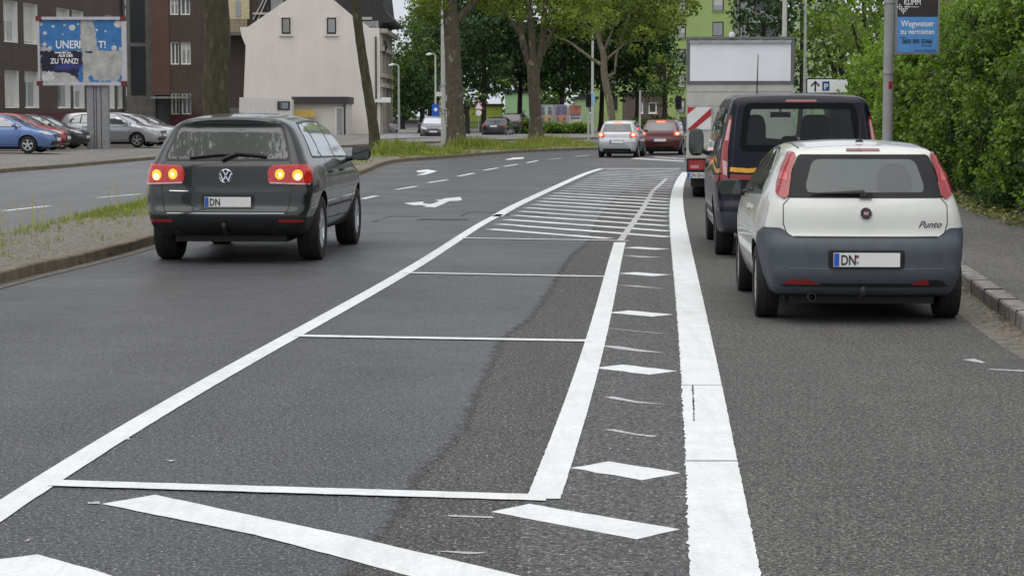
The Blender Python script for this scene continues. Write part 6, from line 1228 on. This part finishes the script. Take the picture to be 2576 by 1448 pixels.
def tower():
    Yh = 220.; s = Yh / F; X0 = (1760 - CX) * s; root = thing('residential_tower', 'tall lime green apartment tower with dark-framed windows above the trees', 'building', (X0, Yh, .23)); X = lambda p: (p - CX) * s - X0; Z = lambda y: CAMH + (HOR - y) * s - .23
    lime = M('render_lime', (.31, .41, .145), .8, var=.06, scale=.3); grey = M('render_grey', (.22, .22, .22), .8, var=.1); holes = []
    for a, b in ((1530, 1552), (1612, 1634), (1700, 1722), (1788, 1816)):
        for k in range(-8, 5):
            y0 = 58 + k * 61.5 + (6 if a == 1700 else 0); holes.append((X(a), X(b), max(.3, Z(y0 + 36)), Z(y0)))
    x0 = X(1490); hs_ = [(a - x0, b - x0, c, d) for a, b, c, d in holes]; mb = MB(); wall_holes(mb, X(1842) - x0, 34, hs_, .25); w = mb.obj('wall', [lime, MT['wd']], root, recalc=False); w.location = (x0, 0, 0)
    for i, h in enumerate(hs_): o = window(root, *h, .2, MT['wd'], (MT['panel'], MT['pane'], MT['paned'])[i % 3], 1, .10, lime, .5 if i % 3 == 1 else None); o.location = (x0, 0, 0)
    c = MB(); c.b2((x0, .3, -.3), (X(1842), 14, 33.9)); c.obj('building_core', bpy.data.materials['core_dark'], root)
    g = MB(); g.b2((X(1842) + .01, 1.5, -.3), (X(1960), 14, 34)); g.obj('grey_wing', grey, root); g2 = MB(); g2.b2((X(1842) + .01, -.2, -.3), (X(1853), 1.49, 34)); g2.obj('grey_fin', grey, root)
    for k in range(-5, 5):
        b = MB(); y0 = 58 + k * 61.5; b.b2((X(1856), -.1, Z(y0) - .1), (X(1958), 1.48, Z(y0) + .1)); [b.box((X(p), -.05, Z(y0) + .55), (.05, .05, 1.0)) for p in range(1858, 1958, 4)]; b.b2((X(1856), -.1, Z(y0) + 1.0), (X(1958), 0, Z(y0) + 1.08)); b.obj('balcony', MT['steel'], root)
        b = MB(); b.b2((X(1862), 1.42, Z(y0) + .15), (X(1895), 1.49, Z(y0) + 2.3)); b.obj('balcony_door', MT['paned'], root)
tower()
def simple_block(name, label, Yh, x0, x1, yt, m, wins, depth=8, dark=True):
    s = Yh / F; X0 = ((x0 + x1) / 2 - CX) * s; root = thing(name, label, 'building', (X0, Yh, .23)); X = lambda p: (p - CX) * s - X0; Z = lambda y: CAMH + (HOR - y) * s - .23
    hs_ = [(X(a) - X(x0), X(b) - X(x0), Z(d), Z(c)) for a, b, c, d in wins]; mb = MB(); wall_holes(mb, X(x1) - X(x0), Z(yt), hs_, .2); w = mb.obj('wall', [m, MT['wf']], root, recalc=False); w.location = (X(x0), 0, 0)
    for h in hs_: o = window(root, *h, .16, MT['wf'], MT['paned'], 1, .1, MT['wf']); o.location = (X(x0), 0, 0)
    c = MB(); c.b2((X(x0), .21, -.3), (X(x1), depth, Z(yt) - .02)); c.obj('building_core', m, root); r = MB(); r.b2((X(x0) - .2, -.2, Z(yt)), (X(x1) + .2, depth + .2, Z(yt) + .25)); r.obj('roof', MT['rimd'], root); return root, X, Z
simple_block('low_building', 'low pale green building with one white-framed window behind the black saloon', 205, 1270, 1345, 235, M('render_mint', (.30, .48, .25), .8, var=.08, scale=.4), [(1303, 1322, 278, 306)])
simple_block('low_building', 'low lime yellow building under the dark trees, left of the mint green one', 208, 1168, 1262, 268, M('render_yellowgreen', (.42, .50, .09), .8, var=.08, scale=.4), [])
simple_block('low_building', 'pale green wall panel between the poster wall and the slender tree', 203, 1450, 1500, 250, M('render_mint2', (.30, .46, .22), .8, var=.08, scale=.4), [(1478, 1492, 262, 285)])
simple_block('entrance_building', 'brownish entrance building with pale balconies under the trees, behind the red braking car', 198, 1575, 1668, 238, M('porch_brown', (.11, .085, .07), .85, var=.3), [(1600, 1616, 258, 285), (1630, 1650, 258, 285)])
simple_block('slender_tower', 'narrow pale yellow tower far off, seen left of the lamp pole', 300, 1089, 1118, 62, M('render_pale_yellow', (.50, .53, .22), .8, var=.06), [])
simple_block('pale_tower', 'pale green high-rise peeping out behind the thin lamp post', 260, 2015, 2118, -90, M('render_pale_green', (.40, .50, .30), .8, var=.06), [(2090, 2108, 14, 34), (2090, 2108, -45, -20), (2040, 2058, 14, 34)])
simple_block('brown_house', 'brownish house top behind the hedge, right of the advertising board', 96, 2330, 2500, -60, M('render_olive', (.16, .14, .08), .85, var=.25, scale=.6), [])
simple_block('yard_wall', 'low grey wall at the end of the street beside the white car', 215, 980, 1050, 309, M('wall_grey', (.26, .27, .30), .8, var=.12), [])
# ---------------------------------------------------------------- street furniture
def billboard():
    Yb = 85.5; s = Yb / F; X0 = (249 - CX) * s; z0 = .22; root = thing('billboard', 'large billboard with torn blue posters on a broad grey post before the parked cars', 'billboard', (X0, Yb, z0)); X = lambda p: (p - CX) * s - X0; Z = lambda y: CAMH + (HOR - y) * s - z0
    ps = MB(); ps.b2((X(222), .02, -.1), (X(275), .42, Z(214))); ps.obj('post', M('post_grey', (.27, .275, .28), .5, .2, var=.15), root)
    g = MB(); [g.b2((X(p) - .012, .0, -.05), (X(p) + .012, .019, Z(216))) for p in (240, 246, 258)]; g.obj('post_grooves', MT['rimd'], root)
    lt = text('post_lettering', 'STADTWERBUNG', .17, MT['ink'], root, (X(245.5), .0, Z(300)), (math.pi / 2, math.pi / 2 * -1, 0), 'CENTER', .9) if False else None
    a, b, t, bt = 103.5, 325, 46, 216
    bk = MB(); bk.b2((X(a) + .05, -.02, Z(bt) + .05), (X(b) - .05, .32, Z(t) - .05)); bk.obj('cabinet', MT['steel'], root)
    fr = MB(); w = .12; pale = M('frame_pale', (.50, .50, .53), .45, .2, var=.1)
    fr.b2((X(a), -.12, Z(t) - w), (X(b), -.02, Z(t))); fr.b2((X(a), -.12, Z(bt)), (X(b), -.02, Z(bt) + w)); fr.b2((X(a), -.118, Z(bt) + w), (X(a) + w * .7, -.02, Z(t) - w)); fr.b2((X(b) - w * 1.6, -.118, Z(bt) + w), (X(b), -.02, Z(t) - w)); fr.obj('frame', pale, root)
    crm = M('corner_red', (.13, .02, .028), .5)
    for x in (X(a) + .06, X(b) - .12):
        for z in (Z(t) - .07, Z(bt) + .08): co = MB(); co.box((x, -.09, z), (.24, .10, .2)); co.obj('frame_corner', crm, root)
    # torn posters: u,v in the zoomed pixel frame of the board face
    U = lambda zx: X(zx / 3.374); V = lambda zy: Z(zy / 3.374)
    def jag(pts, amp=7, st=14):
        out = []
        for i in range(len(pts)):
            p, q = np.array(pts[i], float), np.array(pts[(i + 1) % len(pts)], float); k = max(1, int(np.linalg.norm(q - p) / st)); nn = np.array([-(q - p)[1], (q - p)[0]]) / max(1, np.linalg.norm(q - p))
            for t_ in range(k): v = p + (q - p) * t_ / k; v = v + nn * (RNG.normal(0, amp) if t_ else 0); out.append(v)
        return out
    def sh(nm, pts, y, m, amp=7, par=root): mb = MB(); mb.poly([(U(p[0]), y, V(p[1])) for p in (jag(pts, amp) if amp else pts)]); return mb.obj(nm, m, par)
    bare = M('paper_bare', (.40, .40, .385), .8, var=.25, scale=2.5); blue = M('poster_blue', (.035, .17, .42), .6, var=.2, scale=3); navy = M('poster_navy', (.010, .010, .035), .6, var=.5, scale=2); wtr = M('paper_torn', (.55, .56, .57), .8, var=.2, scale=6)
    sh('poster_board', [(368, 180), (1062, 180), (1068, 705), (378, 705)], -.030, bare, 0)
    pb = sh('blue_poster', [(368, 182), (708, 182), (712, 300), (700, 360), (715, 436), (450, 436), (400, 400), (372, 410)], -.036, blue, 4); sh('blue_poster', [(820, 182), (1060, 182), (1064, 436), (855, 436), (835, 330)], -.036, blue, 5)
    pn = sh('navy_poster', [(372, 440), (722, 440), (724, 560), (718, 690), (700, 690), (660, 650), (600, 625), (480, 612), (380, 612)], -.036, navy, 4)
    sh('navy_poster', [(500, 555), (720, 550), (718, 590), (480, 600)], -.038, M('poster_indigo', (.03, .04, .20), .6), 4)
    sh('torn_flakes', [(378, 640), (470, 620), (495, 660), (470, 690), (385, 690)], -.038, wtr, 8)
    for cx, cy, r in ((640, 245, 26), (410, 290, 16), (480, 235, 12), (575, 225, 9), (1025, 215, 32), (920, 275, 9), (845, 265, 10), (375, 215, 18), (405, 385, 18), (450, 415, 16), (990, 415, 22), (1045, 420, 14), (560, 300, 7), (690, 215, 8)):
        sh('torn_flakes', [(cx + r * 1.1 * math.cos(q), cy + r * math.sin(q)) for q in np.linspace(0, 6.28, 9)[:-1]], -.0385, wtr, r * .25)
    sh('torn_flakes', [(740, 442), (810, 445), (800, 458), (760, 455)], -.0385, MT['ink'], 3)
    for pts in ([(770, 650), (800, 640), (815, 680), (880, 700), (860, 705), (790, 700)], [(1000, 690), (1040, 650), (1062, 600), (1068, 650), (1040, 700)], [(880, 690), (960, 685), (960, 700), (880, 700)], [(690, 600), (720, 560), (725, 700), (690, 700)]): sh('poster_scraps', pts, -.0385, blue, 6)
    T = lambda body, zx, zy, h, m, al='LEFT', xs=.9: text('poster_lettering', body, h / 3.374 * s * 1.36, m, root, (U(zx), -.042, V(zy)), align=al, xs=xs, bold=.006)
    T('UNER', 497, 418, 68, MT['inkw'], xs=.84); T('I', 692, 418, 68, MT['inkw']); T('T!', 858, 415, 62, MT['inkw']); T('ZU TANZ!', 452, 545, 44, MT['inkw'], xs=.86); T('AUS DER', 520, 490, 24, MT['inkw'], xs=.95); T('PRÄSENTIERT DAS', 490, 460, 12, MT['inkw'], xs=1.0)
    T('TANZSCHULE', 485, 578, 22, M('ink_indigo', (.10, .12, .40), .6), xs=1.0) if False else None
billboard()
def ad_pole():
    Yp = 36.; s = Yp / F; X0 = (2229 - CX) * s; root = thing('advertising_pole', 'grey metal lamp pole with a blue advertising board, in front of the hedge', 'pole', (X0, Yp, .13)); X = lambda p: (p - CX) * s - X0; Z = lambda y: CAMH + (HOR - y) * s - .13
    m = MB(); m.tube([(0, 0, -.05), (0, 0, 3.0), (0, 0, 7.5)], [.092, .086, .075], 20); m.lathe([(Z(185), .087), (Z(185), .091), (Z(182), .091), (Z(182), .087)], 'z', 20); m.obj('pole', MT['pole'], root, smooth=True)
    for zc in (Z(183), Z(8)): c = MB(); c.lathe([(zc - .03, .088), (zc - .03, .098), (zc + .03, .098), (zc + .03, .088)], 'z', 20); c.b2((.09, -.02, zc - .015), (X(2250), .02, zc + .015)) if zc > Z(100) else None; c.obj('clamp', MT['steel'], root)
    st = MB(); 
    for zc, w, h in ((Z(214), .07, .11), (Z(222), .05, .05)): st.add([(.09 * math.sin(q), -.0895 * math.cos(q), zc + dz) for q in (-.1, .35, .8) for dz in (-h / 2, h / 2)], [(0, 2, 3, 1), (2, 4, 5, 3)])
    st.obj('sticker', M('sticker_red', (.35, .02, .03), .5), root)
    a, b, t, bt = 2243, 2354, -62, 139
    f = MB(); f.b2((X(a), -.035, Z(bt)), (X(b), .035, Z(t))); bo = f.obj('advertising_board', M('board_frame', (.28, .28, .29), .4, .3), root)
    d = MB(); d.b2((X(2249), -.040, Z(46)), (X(2349), -.036, Z(t) - .03)); d.obj('board_dark_field', M('field_brown', (.035, .027, .028), .5), bo); e = MB(); e.b2((X(2249), -.040, Z(134)), (X(2349), -.036, Z(46.4))); e.obj('board_blue_field', M('field_blue', (.10, .30, .66), .5, var=.06), bo)
    Tx = lambda body, x, y, hpx, m_, al='LEFT', xs=.9, bo_=.002: text('board_lettering', body, hpx * s * 1.38, m_, bo, (X(x), -.041, Z(y)), align=al, xs=xs, bold=bo_)
    Tx('KLIMM', 2264, 16, 13, MT['inkw'], 'LEFT', .80); Tx('AUSSENWERBUNG', 2266, 23, 3.2, MT['inkw'], 'LEFT', .95, 0)
    Tx('Wegweiser', 2299, 70, 15.5, MT['inkw'], 'CENTER', .84); Tx('zu vermieten', 2299, 89, 13.5, MT['inkw'], 'CENTER', .86); Tx('Telefon', 2254, 99, 4, MT['ink'], 'LEFT', 1, 0); Tx('0800 890 55466', 2299, 112, 11, MT['ink'], 'CENTER', .76); Tx('(0 18 05)', 2322, 120, 5, MT['ink'], 'CENTER', 1, 0); Tx('www.klimm.de', 2346, 132, 6.5, MT['ink'], 'RIGHT', 1.0, 0)
    # chequered arrow emblem: white lozenges on a slant
    lg = MB()
    for i in range(7):
        for j in range(7):
            if (i + j) % 2 == 0 and not (i >= 3 and j >= 3): 
                cx = 2263 + (i - j) * 2.3; cy = 37 - (i + j) * 2.6 + 0
                r = 2.1; lg.poly([(X(cx - r), -.0415, Z(cy)), (X(cx), -.0415, Z(cy + r * 1.15)), (X(cx + r), -.0415, Z(cy)), (X(cx), -.0415, Z(cy - r * 1.15))])
    lg.obj('board_emblem', MT['inkw'], bo)
ad_pole()
def pole(name, label, xp, Yp, yt, r, m, cat='pole', base=.1, ztop=None, x2=None):
    s = Yp / F; X0 = (xp - CX) * s; root = thing(name, label, cat, (X0, Yp, base)); zt = ztop or CAMH + (HOR - yt) * s - base
    o = MB(); o.tube([(0, 0, -.1), (0, 0, zt * .5), ((x2 or 0), 0, zt)], [r, r * .9, r * .72], 14); o.obj('pole_shaft', m, root, smooth=True)
    return root, (lambda p: (p - CX) * s - X0), (lambda y: CAMH + (HOR - y) * s - base), zt
def lamp_head(root, z, dx, m=None, drop=0, k=.6):
    dx *= .5; h = MB(); h.tube([(0, 0, z), (dx * .25, 0, z + .10), (dx * .7, 0, z + .13)], [.04, .03, .03], 8); h.obj('lamp_arm', MT['polew'], root, smooth=True)
    l = MB(); l.tube([(dx * .62, 0, z + .13), (dx, 0, z + .10), (dx * 1.6, 0, z + .06)], [.04, .10, .03], 10); l.obj('lamp_head', MT['platew'], root, smooth=True)
def disc(root, nm, x, z, r, y, m, n=28, flat=1.0): d = MB(); d.lathe([(y, 0), (y, r), (y + .02, r), (y + .02, 0)], 'y', n, (x, 0, z)); return d.obj(nm, m, root)
def plate_box(root, nm, x0, x1, z0, z1, y, m): b = MB(); b.b2((x0, y - .015, z0), (x1, y + .015, z1)); return b.obj(nm, m, root)
r, X, Z, zt = pole('lamp_pole', 'tall pale lamp pole with a round sign back, left of the stout trunk', 1115, 112, -60, .13, MT['polew'])
disc(r, 'round_sign', X(1119), Z(222), .30, .14, M('sign_back', (.30, .31, .32), .5, .3)); plate_box(r, 'small_sign', X(1097), X(1112), Z(243), Z(232), -.15, MT['platew'])
for y in (215, 276, 285): c = MB(); c.b2((X(1108), -.14, Z(y) - .03), (X(1125), .14, Z(y) + .03)); c.obj('clamp', MT['steel'], r)
lamp_head(r, zt, 1.2)
r, X, Z, zt = pole('sign_pole', 'slim pole with a blue square direction sign above the small car', 1096, 140, 142, .07, MT['polew'], 'sign')
bs = plate_box(r, 'blue_sign', X(1087), X(1106), Z(295), Z(263), -.08, MT['plateb']); disc(bs, 'sign_symbol', X(1096.5), Z(276), .12, -.1, MT['inkw']); lamp_head(r, zt, -.8)
r, X, Z, zt = pole('street_lamp', 'street lamp with a pale head reaching left, right of the white house', 1004, 146, 168, .09, MT['steel'], 'lamp', .2); lamp_head(r, zt, -.9)
r, X, Z, zt = pole('street_lamp', 'white lamp pole with a blue plate, left of the slender pale-barked tree', 1489, 140, 78, .10, MT['polew'], 'lamp', .1)
plate_box(r, 'blue_plate', X(1487), X(1495), Z(262), Z(236), -.12, M('plate_pale_blue', (.25, .45, .65), .5)); lamp_head(r, zt, 1.0)
r, X, Z, zt = pole('bollard_pole', 'short plain white pole rising between the two braking cars', 1608, 103, 228, .06, MT['polew'], 'pole', .02)
r, X, Z, zt = pole('street_lamp', 'tall thick pale pole standing ahead of the truck', 1968, 60, -60, .085, MT['polew'], 'lamp', .13); lamp_head(r, zt, -1.0)
r, X, Z, zt = pole('street_lamp', 'thin green-grey lamp post with a curved top behind the truck', 2020, 84, 12, .07, M('post_greenish', (.33, .36, .30), .6), 'lamp', .13)
h = MB(); h.tube([(0, 0, zt), (-.08, 0, zt + .35), (-.5, 0, zt + .5), (-1.2, 0, zt + .45)], [.05, .045, .04, .035], 8); h.obj('lamp_arm', MT['polew'], r, smooth=True)
h = MB(); h.tube([(-1.1, 0, zt + .46), (-1.4, 0, zt + .44), (-1.8, 0, zt + .36)], [.05, .13, .05], 8); h.obj('lamp_head', MT['platew'], r, smooth=True)
def traffic_light(label, xp, Yp, y0, y1):
    s = Yp / F; X0 = (xp - CX) * s; root = thing('traffic_light', label, 'traffic light', (X0, Yp, .12)); Z = lambda y: CAMH + (HOR - y) * s - .12
    p = MB(); p.tube([(0, 0, -.1), (0, 0, Z(y1) + .2)], .06, 10); p.obj('pole_shaft', MT['polew'], root)
    b = MB(); w = .17; b.prism(rounded([(-w, Z(y1)), (w, Z(y1)), (w, Z(y0)), (-w, Z(y0))], .05), -.22, -.06); hd = b.obj('signal_head', MT['black'], root)
    for k in range(3): zc = Z(y1) + (Z(y0) - Z(y1)) * (k + .5) / 3; d = MB(); d.lathe([(-.32, .11), (-.22, .11), (-.225, 0)], 'y', 14, (0, 0, zc)); d.obj('lens', MT['rimd'], hd)
traffic_light('dark traffic light beside the white lamp pole near the slender tree', 1479, 128, 238, 270); traffic_light('dark traffic light just left of the truck above the red car', 1704, 112, 243, 276)
def parking_sign():
    Yp = 62.; s = Yp / F; X0 = (2060 - CX) * s; root = thing('parking_sign', 'white direction sign with up arrow and blue parking symbol at the hedge', 'sign', (X0, Yp, .13)); X = lambda p: (p - CX) * s - X0; Z = lambda y: CAMH + (HOR - y) * s - .13
    b = MB(); b.prism(rounded([(X(2024), Z(237)), (X(2130), Z(237)), (X(2130), Z(198)), (X(2024), Z(198))], .05), 0, .03); bo = b.obj('sign_border', MT['ink'], root)
    f = MB(); f.prism(rounded([(X(2026.5), Z(234)), (X(2127.5), Z(234)), (X(2127.5), Z(201)), (X(2026.5), Z(201))], .04), -.006, -.002); f.obj('sign_face', MT['inkw'], bo)
    a = MB(); a.prism([(X(2044.5), Z(231)), (X(2048.5), Z(231)), (X(2048.5), Z(211)), (X(2055), Z(219)), (X(2058), Z(216)), (X(2046.5), Z(204)), (X(2035), Z(216)), (X(2038), Z(219)), (X(2044.5), Z(211))], -.012, -.008); a.obj('arrow', MT['ink'], bo)
    p = MB(); p.b2((X(2064), -.012, Z(229)), (X(2082), -.008, Z(206))); p.obj('parking_field', M('sign_blue', (.015, .09, .26), .5), bo); text('parking_letter', 'P', 23 * s * .9, MT['inkw'], bo, (X(2073), -.015, Z(226)), bold=.004)
    for p_ in (2040, 2115): po = MB(); po.tube([(X(p_), .06, -.1), (X(p_), .06, Z(200))], .035, 10); po.obj('post', MT['steel'], root)
parking_sign()
def warn():
    Yp = 150.; s = Yp / F; X0 = (1204 - CX) * s; root = thing('warning_sign', 'red triangular warning sign over a round sign, left of the black saloon', 'sign', (X0, Yp, .12)); Z = lambda y: CAMH + (HOR - y) * s - .12
    p = MB(); p.tube([(0, 0, -.1), (0, 0, Z(252))], .04, 8); p.obj('pole_shaft', MT['steel'], root)
    t = MB(); t.prism([(-.40, Z(276)), (.40, Z(276)), (0, Z(252))], -.08, -.05); to = t.obj('triangle', M('sign_red_faded', (.30, .06, .06), .6), root); u = MB(); u.prism([(-.27, Z(274)), (.27, Z(274)), (0, Z(258))], -.09, -.082); u.obj('triangle_face', MT['inkw'], to)
    disc(root, 'round_sign', 0, Z(284), .22, -.08, MT['platew'])
warn()
def posters():
    Yp = 160.; s = Yp / F; X0 = (1412 - CX) * s; root = thing('poster_wall', 'long hoarding of three colourful posters behind the low hedge', 'billboard', (X0, Yp, .2)); X = lambda p: (p - CX) * s - X0; Z = lambda y: CAMH + (HOR - y) * s - .2
    cols = {'grey': (.34, .38, .36), 'ochre': (.42, .29, .12), 'violet': (.17, .14, .25), 'orange': (.42, .20, .10), 'rust': (.30, .11, .06), 'navyb': (.13, .12, .17), 'cream': (.50, .47, .38)}
    for i, (a, b, c1, c2) in enumerate(((1356, 1392, 'grey', 'ochre'), (1394, 1427, 'violet', 'orange'), (1429, 1463, 'rust', 'cream'))):
        f = MB(); f.b2((X(a), -.05, Z(313)), (X(b), .05, Z(264))); po = f.obj('poster_panel', MT['steel'], root)
        u = MB(); u.b2((X(a) + .08, -.056, Z(290)), (X(b) - .08, -.052, Z(265.5))); u.obj('poster_top', M('poster_' + c1, cols[c1], .6, var=.5, scale=1.6), po); l = MB(); l.b2((X(a) + .08, -.056, Z(311.5)), (X(b) - .08, -.052, Z(290.3))); l.obj('poster_bottom', M('poster_' + c2, cols[c2], .6, var=.45, scale=1.8), po)
        k = MB()
        if i == 2: k.b2((X(1434), -.062, Z(293)), (X(1458), -.058, Z(286))); k.b2((X(1434), -.062, Z(300)), (X(1458), -.058, Z(295)))
        else:
            for cx, cy in (((a + 9), 274), ((a + 26), 273), ((a + 8), 299), ((a + 25), 300)): k.lathe([(-.062, 0), (-.062, .13)], 'y', 10, (X(cx), 0, Z(cy))); k.b2((X(cx) - .15, -.0615, Z(cy) - .5), (X(cx) + .15, -.058, Z(cy) - .14))
        k.obj('poster_figures', MT['navyb'] if 'navyb' in MT else M('poster_navyb', cols['navyb'], .6), po)
        if i == 0: q = MB(); q.b2((X(a) + .3, -.063, Z(311)), (X(b) - .3, -.060, Z(307))); q.obj('poster_strip', bpy.data.materials['poster_navyb'], po)
    for p in (1360, 1393, 1428, 1460): ps = MB(); ps.b2((X(p) - .06, .06, -.1), (X(p) + .06, .16, Z(270))); ps.obj('post', MT['steel'], root)
posters()
def fence():
    Yp = 156.; s = Yp / F; X0 = (1195 - CX) * s; root = thing('mesh_fence', 'dark metal mesh fence under the trees beside the black saloon', 'fence', (X0, Yp, .2)); X = lambda p: (p - CX) * s - X0; Z = lambda y: CAMH + (HOR - y) * s - .2
    m = MB(); [m.b2((X(p) - .012, -.01, 0), (X(p) + .012, .01, Z(306))) for p in np.arange(1155, 1232, 2.6)]; [m.b2((X(1155), -.016, Z(y) - .02), (X(1232), .016, Z(y) + .02)) for y in (308, 320, 332)]; m.obj('mesh_panel', M('fence_green', (.03, .045, .035), .6), root)
    for p in (1155, 1180, 1206, 1232): o = MB(); o.b2((X(p) - .04, -.04, -.1), (X(p) + .04, .04, Z(304))); o.obj('post', bpy.data.materials['fence_green'], root)
fence()
